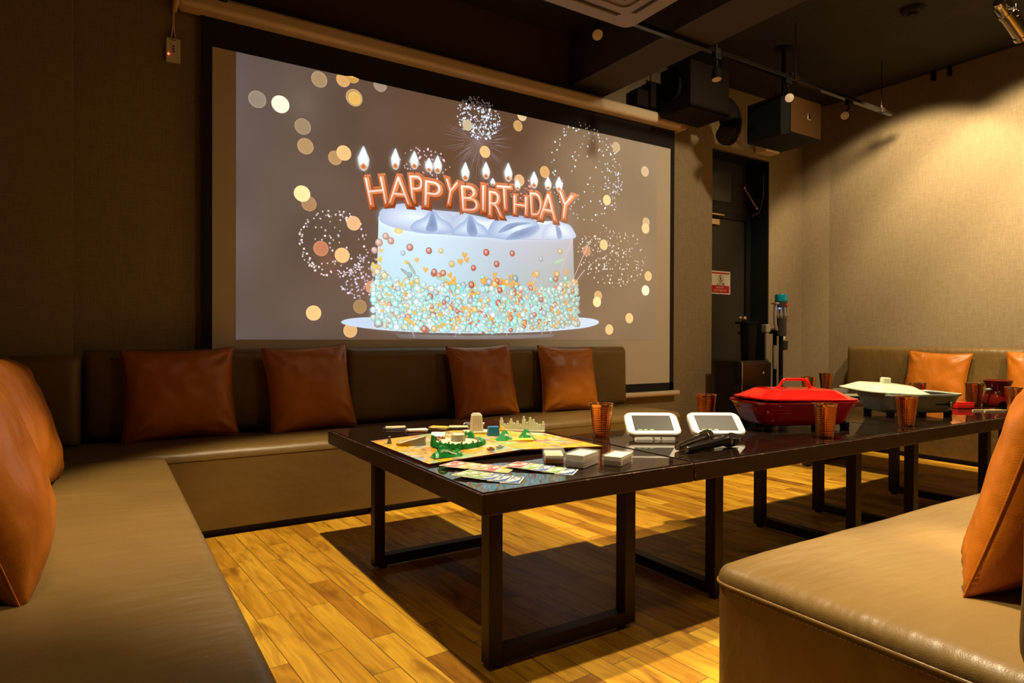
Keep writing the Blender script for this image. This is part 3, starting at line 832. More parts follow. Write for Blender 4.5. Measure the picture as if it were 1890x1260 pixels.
# balloon-letter candles
for ch, x, z, h, w, rot in PIC['letters']:
    a = radians(rot); ca, sa = cos(a), sin(a)
    b0, _ = textmesh(ch, 1.0, 0.0)
    lo = (min(p.x for p in b0), min(p.y for p in b0)); hi = (max(p.x for p in b0), max(p.y for p in b0))
    mx, mz = (lo[0] + hi[0]) / 2, (lo[1] + hi[1]) / 2
    sx, sz = w * .84 / max(.12, hi[0] - lo[0]), h * .87 / (hi[1] - lo[1])
    if ch == 'I': sx = sz
    for off, c, dx, dz in ((.085, (92, 36, 18), 0, 0), (.072, (196, 86, 36), -.001, .001), (.046, (112, 40, 16), .007, -.005), (.012, (222, 122, 66), -.001, .001), (-.022, (255, 244, 232), -.010, .005)):
        vs, fs = textmesh(ch, 1.0, off)
        yy = layer(); cl = lin(c)
        pts = []; cc = []
        for p in vs:
            px, pz = (p.x - mx) * sx + dx, (p.y - mz) * sz + dz
            pts.append((x + px * ca - pz * sa, yy, z + px * sa + pz * ca))
            t = .5 + pz / h
            cc.append(lin(mix(mix(c, (120, 40, 15), .40), mix(c, (255, 235, 215), .22), min(1, max(0, t)))))
        pm.add(pts, fs, 0, None, cc)
for x, z, h, w in PIC['flames']:
    h *= 1.06; w *= 1.12
    fan([(x - .004, z - h * .72), (x + .004, z - h * .72), (x + .003, z - h * .3), (x - .003, z - h * .3)], (90, 50, 35))
    out = []
    for i in range(24):
        t = i / 24 * 2 * pi
        zz = -cos(t); ww = sin(t) * (1 - .42 * max(0, zz)) * (1.0 if zz < 0 else (1 - zz * .35))
        out.append((x + ww * w / 2 * 1.05, z + zz * h / 2))
    fan(out, (176, 176, 172), (255, 255, 255), (x, z))
    fan([(x + (p - x) * .80, z + (q - z) * .84 + h * .03) for p, q in out], (205, 238, 255), (255, 255, 255), (x, z))
    fan([(x + (p - x) * .55, z - h * .30 + (q - z) * .26) for p, q in out], (224, 150, 90), (150, 70, 40), (x, z - h * .34))
for x0, z0, x1, z1 in PIC['streak']:
    d = V((x1 - x0, z1 - z0)).normalized() * .0028
    fan([(x0 - d.y, z0 + d.x), (x0 + d.y, z0 - d.x), (x1 + d.y * .4, z1 - d.x * .4), (x1 - d.y * .4, z1 + d.x * .4)], (196, 176, 178))
L0(pm.build('projected_picture', M['picture'], ps, smooth=0, fix=False))

# receiver box hanging beside the screen, and the loose black cable
rb = thing('screen_receiver', 'small white receiver box with a red light hanging by the screen', 'receiver', (0.303, 3.735, 2.285))
m = MB(); m.rbox(-.033, .033, -.012, .012, 0, .122, .005); m.build('body', M['white'], rb)
for z in (.048, .062, .076):
    m = MB(); m.rbox(-.006, .006, -.0135, -.011, z, z + .008, .001); m.build('button', M['greyp'], rb)
m = MB(); m.rbox(-.012, .012, -.0135, -.011, .108, .112, .001); m.build('top_mark', M['greyp'], rb)
m = MB(); m.ball((-.022, -.012, .036), .0042, 12); m.build('led', M['led_red'], rb)
m = MB()
m.tube([(-.012, 0, .12), (-.004, 0, .16), (0, 0, .20), (.001, -.005, .30), (-.004, -.01, .33), (-.022, -.02, .345), (-.026, -.03, .39)], .0035, 8)
m.tube([(.012, 0, .12), (.006, 0, .16), (.001, 0, .20), (.004, -.005, .30), (.010, -.01, .33), (.026, -.02, .35), (.024, -.03, .40)], .0035, 8)
m.build('cord', M['cream'], rb)
m = MB()
m.tube([(.42, 3.60, 2.70), (.45, 3.595, 2.64), (.50, 3.595, 2.60), (.535, 3.595, 2.60), (.545, 3.60, 2.63), (.545, 3.64, 2.70), (.54, 3.70, 2.85), (.54, 3.735, 3.06)], .005, 8)
tag(m.build('black_cable', M['black']), 'black cable looping over the left end of the screen casing', 'cable')

# ceiling cassette air conditioner
ac = thing('air_conditioner', 'large ceiling cassette air conditioner with slatted grille', 'air conditioner', (1.985, 2.215, 2.58))
A = .475
m = MB()
loft(m, [[(x, y, .0) for x, y in rrect(2 * A - .04, 2 * A - .04, .05)], [(x, y, .012) for x, y in rrect(2 * A, 2 * A, .06)], [(x, y, .055) for x, y in rrect(2 * A, 2 * A, .06)]])
m.build('panel', M['acwhite'], ac)
m = MB(); m.box(-.40, .40, -.40, .40, .055, .30); m.build('housing', M['acdark'], ac, smooth=0)
for sx in (-.38, .38):
    for sy in (-.38, .38):
        m = MB(); m.tube([(sx, sy, .30), (sx, sy, CEIL - 2.58)], .006, 8); m.build('hanger_rod', M['black'], ac)
for k in range(4):
    m = MB(); m.rbox(-.30, .30, -A + .035, -A + .115, -.012, .003, .006, 2, X=RZ(90 * k))
    fl = m.build('air_flap', M['acwhite'], ac)
    m = MB(); m.box(-.31, .31, -A + .115, -A + .128, -.002, .002, X=RZ(90 * k)); m.box(-.31, .31, -A + .024, -A + .033, -.002, .002, X=RZ(90 * k))
    m.build('flap_slot', M['acdark'], fl, smooth=0)
m = MB()
for o, z in ((.62, -.002), (.585, -.010)):
    R = rrect(o, o, .05); Q = rrect(o - .016, o - .016, .045); n = len(R)
    m.add([(x, y, z) for x, y in R] + [(x, y, z) for x, y in Q] + [(x, y, z + .01) for x, y in R] + [(x, y, z + .01) for x, y in Q],
          [(i, (i + 1) % n, n + (i + 1) % n, n + i) for i in range(n)] + [(i, 2 * n + i, 2 * n + (i + 1) % n, (i + 1) % n) for i in range(n)] + [(n + i, n + (i + 1) % n, 3 * n + (i + 1) % n, 3 * n + i) for i in range(n)])
m.build('intake_frame', M['acwhite'], ac)
m = MB(); m.box(-.23, .23, -.23, .23, -.004, .0)
gr = m.build('intake_grille', M['acdark'], ac, smooth=0)
m = MB()
for i in range(30):
    x = -.225 + .45 * i / 29
    m.box(x - .003, x + .003, -.23, .23, -.012, -.004)
m.build('slats', M['acwhite'], gr, smooth=0)

# lighting track
TY, TZ = 2.74, 2.672
tr = thing('light_track', 'long black lighting track hung under the ceiling on thin rods', 'lighting track', (4.0, TY, TZ))
m = MB(); m.rbox(-1.9, 1.315, -.017, .017, -.012, .014, .003, 2); m.build('rail', M['blackgloss'], tr)
for x in (-.755, 0.06, 1.17):
    m = MB(); m.tube([(x, 0, .012), (x, 0, CEIL - TZ)], .0035, 8); rd = m.build('hanging_rod', M['steel'], tr)
    m = MB(); m.rbox(x - .022, x + .022, -.020, .020, -.016, .022, .004, 2); m.tube([(x, 0, .02), (x, 0, .045)], .008, 10); m.build('clip', M['steel'], rd)
m = MB(); m.rbox(-.02, .005, -.028, .028, .014, .03, .004); m.build('power_feed', M['black'], tr)

def spot(x, lab, lens, aim, face=M['lens']):
    """spotlight on the track: adapter, arm, head pointing along aim, lens"""
    t = thing('spotlight', lab, 'spotlight', (x, TY, TZ - .012), 0, 'spotlights on the black track')
    l = V(lens) - t.location; d = V(aim).normalized()
    m = MB(); m.rbox(-.03, .03, -.016, .016, -.035, 0, .004); m.build('adapter', M['black'], t)
    q = d.to_track_quat('Z', 'Y').to_matrix().to_4x4()
    back = l - d * .075
    m = MB(); m.tube([(0, 0, -.03), (0, 0, -.055), tuple(back * .75 + V((0, 0, -.01))), tuple(back + d * .02)], .0075, 8); m.build('arm', M['black'], t)
    X = Matrix.Translation(l) @ q
    m = MB(); m.lathe([(0, -.085), (.016, -.085), (.024, -.065), (.030, -.02), (.034, 0), (.031, 0), (.030, -.003), (0, -.003)], 24, X=X); h = m.build('head', M['black'], t)
    m = MB(); m.lathe([(0, .0005), (.018, .0), (.0295, -.0025)], 24, X=X); m.build('lens', face, h)
    return t
spot(2.29, 'black spotlight half hidden behind the air conditioner corner', (2.285, 2.74, 2.536), (-.35, -.75, -.75))
spot(3.25, 'black spotlight pointing straight down in front of the duct box', (3.25, 2.74, 2.50), (-.1, -.18, -1))
spot(3.97, 'black spotlight hanging in front of the loudspeaker', (3.965, 2.72, 2.525), (-.62, -.62, -.5))
spot(4.72, 'black spotlight nearest the right end of the track', (4.665, 2.74, 2.54), (-.72, -.55, -.42))

# silver can lamp on its own pole, top right of the room
lp = thing('can_lamp', 'silver cylindrical lamp with a clamp high at the right', 'lamp', (4.03, 1.50, 2.63))
d = V((.26, -.02, -.13)).normalized(); q = d.to_track_quat('Z', 'Y').to_matrix().to_4x4()
m = MB(); m.lathe([(0, -.06), (.030, -.06), (.040, -.04), (.042, .02), (.046, .02), (.046, .045), (.042, .045), (.042, .20), (.047, .20), (.047, .225), (.038, .225), (.036, .21), (0, .21)], 32, X=q)
hd = m.build('housing', M['chrome'], lp)
m = MB(); m.lathe([(0, .212), (.036, .212)], 24, X=q); m.build('lens', M['lens'], hd)
m = MB(); m.tube([(0, 0, .03), (0, 0, CEIL - 2.63)], .008, 10); m.lathe([(0, 0), (.04, 0), (.04, -.02), (0, -.02)], 20, X=TR(0, 0, CEIL - 2.63)); m.build('mount', M['black'], lp)
m = MB(); m.tube([(-.02, -.03, -.02), (-.03, -.06, -.03)], .008, 8); m.rbox(-.05, -.01, -.07, -.062, -.045, -.015, .003); m.tube([(-.03, -.062, -.03), (-.03, -.07, -.075)], .006, 8)
m.build('clamp', M['chrome'], lp)
m = MB(); m.lathe([(0, -.03), (.05, -.03), (.065, -.022), (.075, -.006), (.078, 0), (0, 0)], 28, X=TR(4.53, 2.20, CEIL)); m.lathe([(0, -.045), (.028, -.045), (.034, -.03), (0, -.028)], 20, X=TR(4.53, 2.20, CEIL))
tag(m.build('smoke_detector', M['duct']), 'round dark smoke detector on the ceiling', 'smoke detector')
for i, (yy, w) in enumerate(((2.62, .012), (2.50, .008))):
    m = MB(); m.rbox(XR - .05, XR + .0, yy - w, yy + w, CEIL - .075, CEIL - .0, .003)
    tag(m.build('wall_hook', M['black']), ('wider' if i == 0 else 'narrower') + ' of two black hooks at the top of the right wall', 'hook')

# loudspeaker
sp = thing('loudspeaker', 'big dark loudspeaker hung from the ceiling near the corner', 'loudspeaker', (4.33, 3.02, 2.355))
m = MB()
body = [(-.205, -.12), (-.165, -.165), (.205, -.165), (.205, .165), (-.205, .165)]
m.prism(body, 0, .285, 0)
m.build('cabinet', M['black'], sp, smooth=0)
m = MB(); m.rbox(-.16, .20, -.176, -.163, .010, .275, .006); g = m.build('front_grille', M['walnut'], sp)
m = MB(); m.rbox(.03, .07, -.180, -.175, .13, .18, .002); m.build('badge', M['brass'], g)
m = MB(); m.add([(.038, -.1805, .14), (.062, -.1805, .14), (.05, -.1805, .17)], [(0, 1, 2)]); m.add([(.040, -.1805, .173), (.060, -.1805, .173), (.05, -.1805, .152)], [(0, 1, 2)]); m.build('badge_mark', M['black'], g, smooth=0, fix=False)
m = MB()
m.rbox(-.03, .03, -.03, .03, .285, .30, .004); m.tube([(0, 0, .295), (0, 0, CEIL - 2.355)], .016, 12); m.lathe([(0, 0), (.06, 0), (.06, -.012), (0, -.012)], 20, X=TR(0, 0, CEIL - 2.355))
m.tube([(-.09, 0, .29), (-.09, 0, .36), (.09, 0, .36), (.09, 0, .29)], .008, 8)
m.build('ceiling_bracket', M['black'], sp)
# long-stemmed dark lamp body behind the speaker
pl = thing('stage_lamp', 'dark stage lamp on a slanted rod beside the loudspeaker', 'lamp', (4.60, 2.99, 2.62))
m = MB(); m.tube([(-.28, .02, .13), (.0, 0, .0)], .012, 10); m.tube([(-.28, .02, .13), (-.28, .02, CEIL - 2.62)], .010, 8); m.build('rod', M['steel'], pl)
m = MB(); dq = V((.8, .1, -.42)).normalized().to_track_quat('Z', 'Y').to_matrix().to_4x4(); m.lathe([(0, -.04), (.02, -.035), (.034, 0), (.036, .10), (.028, .15), (0, .16)], 24, X=dq); m.build('body', M['black'], pl)

# ventilation unit with an elbow pipe
du = thing('ventilation_unit', 'dark ventilation box with a round port and elbow pipe', 'ventilation unit', (3.84, 3.45, 2.52))
m = MB(); m.box(-.22, .20, -.16, .14, .05, .40); m.build('housing', M['duct'], du, smooth=0)
m = MB(); m.lathe([(.0, .012), (.085, .012), (.085, 0.02), (.105, .02), (.11, 0), (.105, -.02), (0, -.02)], 32, X=TR(-.225, .03, .24) @ RY(-90)); m.build('port_ring', M['black'], du)
m = MB(); m.rbox(-.30, -.20, .16, .28, .13, .33, .01); m.rbox(-.42, -.30, .18, .28, .13, .26, .01); m.build('side_flange', M['duct'], du)
m = MB()
pts = [(.18, -.02, .19)] + [(.28 + .12 * sin(radians(a)) - .0, -.02 - .0, .19 - .12 * (1 - cos(radians(a)))) for a in range(0, 95, 12)]
pts = pts[:] + [(pts[-1][0] - .015, -.03, pts[-1][2] - .05), (pts[-1][0] - .09, -.05, pts[-1][2] - .13)]
m.tube(pts, .085, 24)
m.build('elbow_pipe', M['duct'], du)
for sx in (-.18, .16):
    m = MB(); m.tube([(sx, -.12, .40), (sx, -.12, CEIL - 2.52)], .006, 8); m.build('hanger_rod', M['black'], du)
# pale junction box above the door
jb = thing('junction_box', 'pale beige junction box above the dark door', 'junction box', (5.06, 3.69, 2.545))
m = MB(); m.rbox(-.10, .10, -.055, .055, 0, .13, .004); m.build('box', M['cream'], jb)
m = MB(); m.rbox(-.085, .085, -.062, -.053, .012, .118, .003); m.build('cover', M['cream'], jb)

# ================================================================ seating
def sofa_mats(): return M['sofa']
def sofa(name, label, group='upholstered sofa sections round the tables'):
    return thing(name, label, 'sofa', (0, 0, 0), 0, group)
SEAT, BZ = 0.40, 0.815
def bench(t, x0, x1, y0, y1, seed, wr=.002, base_inset=.012, pr=.02):
    m = MB(); pad(m, x1 - x0, y1 - y0, SEAT - .018, r=.032, puff=.012, X=TR(x0, y0, 0), wr=wr, seed=seed, back=.344, pr=pr); m.build('seat', M['sofa'], t)
    b = base_inset
    m = MB(); m.prism([((x0 + x1) / 2 + a, (y0 + y1) / 2 + c) for a, c in rrect(x1 - x0 - .004, y1 - y0 - .004, pr, 5)], .035, .3435); m.build('base', M['sofa'], t)
    m = MB(); m.box(x0 + .03, x1 - .03, y0 + .03, y1 - .03, 0, .036); m.build('plinth', M['plinth'], t, smooth=0)
def backrest(t, w, h, d, X, seed, r=.045, puff=.012, name='backrest'):
    m = MB(); pad(m, w, h, d, r=r, puff=puff, X=X, wr=.0025, seed=seed); return m.build(name, M['sofa'], t)
def stitches(t, a, b, n, off=(0, 0, 0)):
    m = MB(); a = V(a); b = V(b)
    for i in range(n):
        p = a.lerp(b, (i + .15) / n); q = a.lerp(b, (i + .8) / n)
        m.tube([p, q], .0014, 5)
    return m.build('stitching', M['stitch'], t)
# pad faces +z: turn it to face -y (back wall), +x (left wall), +y (front), -x (right)
def face_my(x, y, z, lean=0): return TR(x, y, z) @ RX(90 - lean)
def face_px(x, y, z, lean=0): return TR(x, y, z) @ RZ(90) @ RX(90 - lean)
def face_py(x, y, z, lean=0): return TR(x, y, z) @ RZ(180) @ RX(90 - lean)
def face_mx(x, y, z, lean=0): return TR(x, y, z) @ RZ(-90) @ RX(90 - lean)

s1 = sofa('sofa_section', 'corner sofa section under the left half of the screen')
bench(s1, -.485, 1.150, 3.072, 3.585, 1)
backrest(s1, 1.235, BZ - .385, .10, face_my(-.082, 3.676, .385, 1.5), 3)
backrest(s1, .265, .405, .16, face_my(-.352, 3.58, .385, 2), 4, name='corner_backrest')
s2 = sofa('sofa_section', 'long sofa section under the right half of the screen')
bench(s2, 1.156, 3.31, 3.072, 3.585, 7)
backrest(s2, 2.13, BZ - .385, .10, face_my(1.162, 3.676, .385, 1.5), 9)
s3 = sofa('sofa_section', 'left sofa section with two big cushions in the foreground')
bench(s3, -.485, .222, -1.2, 3.066, 12, wr=.0035)
backrest(s3, 4.4, BZ - .385, .12, face_px(-.482, -1.2, .385, 2) , 14)
s4 = sofa('sofa_section', 'nearest sofa section, taupe leather with a stitched end panel')
bench(s4, 1.135, 3.9, .27, .972, 21, wr=.004, pr=.05)
backrest(s4, 2.79, .44, .125, face_py(3.895, .276, .385, 2), 23)
stitches(s4, (1.1365, .30, .334), (1.1365, .918, .334), 66)
m = MB(); m.tube([(1.136, .275, .346), (1.1345, .92, .346), (1.139, .945, .346), (1.150, .959, .346), (1.165, .968, .346), (1.185, .9725, .346), (3.89, .973, .346)], .0035, 8); m.build('piping', M['sofa'], s4)
s5 = sofa('sofa_section', 'sofa section against the right wall with bright tan cushions')
bench(s5, 5.075, 5.715, -1.0, 3.22, 31)
backrest(s5, 4.25, BZ - .385, .13, face_mx(5.705, 3.26, .385, 2), 33)

# ---------------------------------------------------------------- cushions
def cushion(label, group, w, h, t, X, seed):
    """square leather cushion: pinched edges, pointed corners, creased face"""
    n = 40
    vs = []; fs = []
    def pt(i, j, side):
        u, v = 2 * i / n - 1, 2 * j / n - 1
        pin = .075
        x = w / 2 * u * (1 - pin * (1 - v * v) * abs(u) ** 1.5)
        y = h / 2 * v * (1 - pin * (1 - u * u) * abs(v) ** 1.5)
        k = ((1 - u ** 4) * (1 - v ** 4)) ** .55 * (1 - .12 * (u * u + v * v))
        p = V((x * 7 + seed, y * 7 - seed, seed * 1.7))
        cr = noise.noise(p) * .5 + noise.noise(p * 2.3) * .3
        # creases that run out of the corners
        c2 = 0
        for a in (-1, 1):
            for b in (-1, 1):
                dx, dy = u - a, v - b
                rr = sqrt(dx * dx + dy * dy)
                if rr < 1.1:
                    ang = atan2(dy, dx)
                    c2 += sin(ang * 9 + seed * 3 + a * 2 + b) * exp(-((rr - .32) / .24) ** 2) * .7
        z = t / 2 * k + (cr * .016 + c2 * .010) * min(1, k * 1.6) * (1 if side > 0 else .5)
        return (x, y, z * side)
    idx = {}
    for side in (1, -1):
        for i in range(n + 1):
            for j in range(n + 1):
                rim = i in (0, n) or j in (0, n)
                if side == -1 and rim: idx[(i, j, side)] = idx[(i, j, 1)]; continue
                idx[(i, j, side)] = len(vs); vs.append(pt(i, j, side))
        for i in range(n):
            for j in range(n):
                f = (idx[(i, j, side)], idx[(i + 1, j, side)], idx[(i + 1, j + 1, side)], idx[(i, j + 1, side)])
                fs.append(f if side > 0 else tuple(reversed(f)))
    # geometry kept about the cushion's own centre
    mb = MB(); mb.add(vs, fs)
    root = thing('cushion', label, 'cushion', tuple(X.translation), 0, group)
    R = X.to_3x3().to_4x4()
    mb.v = [R @ p for p in mb.v]
    mb.build('cover', M['cushion'], root, smooth=180)
    b = MB()
    loop = [vs[idx[(i, 0, 1)]] for i in range(n)] + [vs[idx[(n, j, 1)]] for j in range(n)] + [vs[idx[(n - i, n, 1)]] for i in range(n)] + [vs[idx[(0, n - j, 1)]] for j in range(n)]
    b.tube([R @ V(p) for p in loop], .0018, 6, closed=True)
    b.build('seam', M['cushion'], root)
    return root
GB = 'tan leather cushions on the sofa under the screen'
# centre, yaw (face normal), lean back, roll in plane
def place(cx, cy, cz, yaw, lean, roll=0): return TR(cx, cy, cz) @ RZ(yaw) @ RX(90 - lean) @ RZ(roll)
cushion('tan cushion at the corner end of the sofa under the screen', GB, .50, .445, .15, place(.315, 3.492, .605, 0, 12, 1.5), 1.3)
cushion('tan cushion left of the joint between the back sofa sections', GB, .47, .46, .15, place(.935, 3.485, .608, 6, 12, 3), 2.7)
cushion('tan cushion behind the board game, just right of the sofa joint', GB, .47, .46, .15, place(2.00, 3.485, .61, 2, 13, 2), 4.1)
cushion('tan cushion nearest the free end of the sofa under the screen', GB, .455, .45, .15, place(2.665, 3.488, .602, -3, 13, -2), 5.9)
GL = 'large tan cushions on the left sofa'
cushion('nearest tan cushion on the left sofa, cut by the photo edge', GL, .52, .47, .17, place(-.205, 1.70, .605, 90, 20, 2), 7.7)
cushion('tan cushion on the left sofa, partly behind the nearest one', GL, .52, .47, .17, place(-.235, 2.54, .600, 86, 18, -4), 8.9)
cushion('tan cushion leaning at the end of the nearest sofa', 'tan cushion on the nearest sofa', .50, .47, .17, place(1.625, .495, .605, 178, 17, 2), 10.3)
GR = 'tan cushions on the right sofa'
cushion('shiny tan cushion on the right sofa behind the pale green pan', GR, .46, .40, .14, place(5.515, 2.49, .585, -90, 14, -2), 12.1)
cushion('tan cushion on the right sofa behind the red fondue pot', GR, .46, .42, .14, place(5.515, 1.80, .595, -88, 14, 2), 13.7)

# ================================================================ tables
TT = 0.48
def table(label, x0, x1, y0, y1, frames, axis):
    """frames: positions of the two loop legs; axis 'x': each loop runs along x from a to b at y=p"""
    t = thing('low_table', label, 'table', ((x0 + x1) / 2, (y0 + y1) / 2, 0), 0, 'low dark tables pushed together')
    ox, oy = t.location.x, t.location.y
    X = TR(-ox, -oy, 0)
    m = MB(); m.rbox(x0, x1, y0, y1, TT - .062, TT - .004, .004, 2, 0, X, bevmi=1); m.build('tabletop', [M['slab'], M['worn']], t)
    m = MB(); m.rbox(x0 + .006, x1 - .006, y0 + .006, y1 - .006, TT - .0042, TT, .0015, 2, 0, X); m.build('glossy_sheet', M['top'], t)
    W = .042
    for p, a, b in frames:
        bars = MB()
        for q in (a, b):
            cx, cy = (q, p) if axis == 'x' else (p, q)
            m = MB(); m.rbox(cx - W / 2, cx + W / 2, cy - W / 2, cy + W / 2, .012, TT - .062, .002, 2, 0, X)
            lg = m.build('leg', M['steel'], t)
            m = MB(); m.lathe([(0, 0), (.016, 0), (.016, .012), (0, .012)], 16, X=X @ TR(cx + (.0 if axis == 'y' else (.02 if q == a else -.02)), cy, 0)); m.build('foot_pad', M['rubber'], lg)
        if axis == 'x': bars.rbox(a + W / 2, b - W / 2, p - W / 2, p + W / 2, .012, .05, .002, 2, 0, X)
        else: bars.rbox(p - W / 2, p + W / 2, a + W / 2, b - W / 2, .012, .05, .002, 2, 0, X)
        bars.build('floor_bar', M['steel'], t)
    return t
table('low table with the board game and playing cards', .822, 1.606, 1.437, 2.785, ((1.478, .876, 1.352), (2.345, .884, 1.37)), 'x')
table('low table with the white tablets, microphones and red pan', 1.612, 3.028, 1.437, 2.115, ((1.755, 1.48, 1.925), (2.60, 1.48, 1.925)), 'y')
table('low table under the pale green pan', 3.034, 4.028, 1.443, 2.115, ((3.03 + .04, 1.485, 1.93), (3.80, 1.485, 1.93)), 'y')
table('low table with the red fondue pot, nearest the right sofa', 4.034, 4.86, 1.45, 3.04, ((1.51, 4.10, 4.62), (2.665, 4.10, 4.60)), 'x')

# ================================================================ things on the tables
Z = TT
def cup(loc, label):
    if 'proto' in cup.__dict__:
        c = cup.proto.copy(); COL.objects.link(c); c.location = loc; c['label'] = label
        for ch in cup.proto.children:
            q = ch.copy(); COL.objects.link(q); q.parent = c
        return c
    t = thing('tumbler', label, 'cup', loc, 0, 'copper tumblers on the tables')
    m = MB(); m.lathe([(0, 0), (.030, 0), (.0325, .003), (.0345, .02), (.0465, .126), (.0445, .126), (.032, .012), (0, .010)], 48); m.build('body', M['cup'], t)
    m = MB(); m.lathe([(.0465, .126), (.0485, .133), (.048, .136), (.0455, .135), (.0445, .126)], 48); m.build('rim', M['cupin'], t)
    cup.proto = t
    return t
cup((1.70, 2.005, Z), 'copper tumbler standing behind the game board, left of both tablets')
cup((2.40, 2.075, Z), 'copper tumbler half hidden behind the right tablet')
cup((2.478, 1.532, Z), 'copper tumbler standing directly in front of the red pan')
cup((3.125, 1.535, Z), 'copper tumbler standing in front of the pale green pan')
cup((4.14, 2.68, Z), 'copper tumbler behind the handle of the red pan lid')
cup((4.70, 2.90, Z), 'copper tumbler behind the right end of the red pan lid')
cup((4.16, 1.98, Z), 'copper tumbler half hidden behind the pale green pan')
cup((4.425, 1.785, Z), 'copper tumbler touching the left side of the fondue pot')
cup((4.24, 1.515, Z), 'copper tumbler to the right of the fondue pot')

# ---------------------------------------------------------------- tablets
def tablet(label, loc, rz):
    t = thing('tablet', label, 'tablet', loc, rz, 'white song-request tablets')
    X = TR(0, .0, .017) @ RX(30)
    m = MB()
    o = rrect(.214, .144, .032, 8); i1 = rrect(.206, .136, .029, 8)
    loft(m, [[(x, y + .07, -.014) for x, y in i1], [(x, y + .07, -.010) for x, y in o], [(x, y + .07, .004) for x, y in o], [(x, y + .07, .008) for x, y in i1]], 0, X)
    m.build('case', M['white'], t)
    m = MB(); m.rbox(-.078, .078, .020, .118, .0078, .0092, .0006, 1, 0, X); sc = m.build('display', M['lcd'], t)
    m = MB()
    for k, w in ((0, .018), (1, .014), (2, .016)): m.box(-.066 + k * .024, -.066 + k * .024 + w, .0215, .0255, .0091, .0096, 0, X)
    m.build('display_icons', M['led_green'], sc, smooth=0)
    m = MB(); loft(m, [[(x, y + .018, 0) for x, y in rrect(.165, .05, .01, 4)], [(x, y + .020, .011) for x, y in rrect(.165, .046, .01, 4)], [(x, y + .030, .020) for x, y in rrect(.14, .03, .008, 4)]])
    st = m.build('stand', M['white'], t)
    m = MB()
    for x in (-.012, .018): m.box(x, x + .006, -.0082, -.0065, .005, .009)
    m.build('stand_slot', M['black'], st, smooth=0)
    m = MB(); m.box(-.03, .03, .07, .10, 0, .055); m.build('rear_prop', M['white'], t)
    return t
tablet('white tablet nearer the tumbler and game board', (1.838, 1.842, Z), -33)
tablet('white tablet behind the microphones, nearer the red pan', (2.062, 1.712, Z), -33)

# ---------------------------------------------------------------- microphones
def mic(label, a, b):
    a, b = V(a), V(b)
    t = thing('microphone', label, 'microphone', tuple(a), 0, 'black microphones by the tablets')
    d = (b - a); Ln = d.length; q = d.normalized().to_track_quat('Z', 'Y').to_matrix().to_4x4()
    m = MB(); m.lathe([(0, .004), (.009, .004), (.0105, 0), (.0115, .004), (.012, .02), (.0165, Ln - .055), (.021, Ln - .028), (0, Ln - .028)], 28, X=q); bd = m.build('handle', M['blackgloss'], t)
    m = MB(); m.lathe([(.0205, Ln - .031), (.0245, Ln - .029), (.0245, Ln - .024), (.0205, Ln - .022)], 28, X=q); m.build('collar', M['chrome'], t)
    m = MB(); m.lathe([(.021, Ln - .024), (.0255, Ln - .012), (.0262, Ln + .002), (.0225, Ln + .018), (.012, Ln + .027), (0, Ln + .029)], 28, X=q); m.build('grille', M['mesh'], t)
    m = MB(); m.rbox(-.005, .005, .0135, .018, Ln - .10, Ln - .075, .001, 2, 0, q); m.build('switch', M['greyp'], bd)
    m = MB(); m.lathe([(0, -.0005), (.0095, -.0005), (.0095, .004)], 20, X=q); m.build('socket', M['brass'], bd)
    return t
mic('black microphone lying closest to the table edge', (1.706, 1.560, Z + .0135), (1.955, 1.572, Z + .0268))
mic('black microphone lying just behind the other, nearer the tablets', (1.715, 1.612, Z + .0135), (1.943, 1.676, Z + .0268))

# ---------------------------------------------------------------- red electric pan
rp = thing('electric_pan', 'big glossy red electric pan with lid on', 'electric pan', (2.66, 1.80, Z), -21.5)
def pan_body(mb, w, d, h, z0, mi=0, r=.09):
    rings = []
    for k, q, z in ((.74, .70, 0), (.80, .76, .006), (.86, .83, .03), (.94, .92, h * .75), (.965, .955, h - .014), (1.0, 1.0, h - .008), (1.0, 1.0, h), (.955, .94, h), (.94, .92, h - .006), (.86, .82, .035), (.5, .5, .03)):
        rings.append([(x, y, z0 + z) for x, y in rrect(w * k, d * q, r * k, 8)])
    loft(mb, rings, mi, None, True, True, [0, 0, 0, 0, 0, 0, 0, 0, 1, 1])
    return mb
pan_body(MB(), 1, 1, 1, 0)
pb = pan_body(MB(), .515, .33, .105, .018).build('body', [M['red'], M['darkpan']], rp)
for x in (-.19, .19):
    for y in (-.10, .10):
        m = MB(); m.lathe([(0, 0), (.016, 0), (.019, .004), (.02, .026), (0, .026)], 18, X=TR(x, y, 0)); m.build('foot', M['rubber'], rp)
m = MB()
for sy in (-1,):
    o = []
    loft(m, [[(x - .165, sy * (.142 + .014 * k), .083 + z) for x, z in rrect(.11, .026 - .010 * k, .010, 4)] for k in (0, .5, 1)])
m.build('side_handle', M['red'], pb)
def lid(w, d, h, mat, parent, dz, X=I4(), flat=.62):
    m = MB()
    rings = []
    for k, z in ((.97, 0), (1.0, .004), (1.0, .008), (.93, .012), (.90, .014), (flat + .06, h - .004), (flat, h), (flat * .5, h + .002)):
        rings.append([(x, y, dz + z) for x, y in rrect(w * k, d * (k if k > .8 else k * .98), .085 * k, 8)])
    loft(m, rings, 0, X)
    return m.build('lid', mat, parent)
XL = TR(.015, .012, 0) @ RX(0) @ RY(1.0)
ld = lid(.505, .31, .046, M['red'], rp, .126, XL)
m = MB()
pts = [(-.105, 0, .172), (-.085, 0, .174), (-.078, 0, .178), (-.070, 0, .194), (-.060, 0, .208), (-.045, 0, .213), (.045, 0, .213), (.060, 0, .208), (.070, 0, .194), (.078, 0, .178), (.085, 0, .174), (.105, 0, .172)]
m.tube(pts, [.006, .0075] + [.0065] * 8 + [.0075, .006], 12, X=XL)
for s in (-1, 1): m.rbox(s * .085 - .025, s * .085 + .025, -.014, .014, .168, .176, .003, 2, 0, XL)
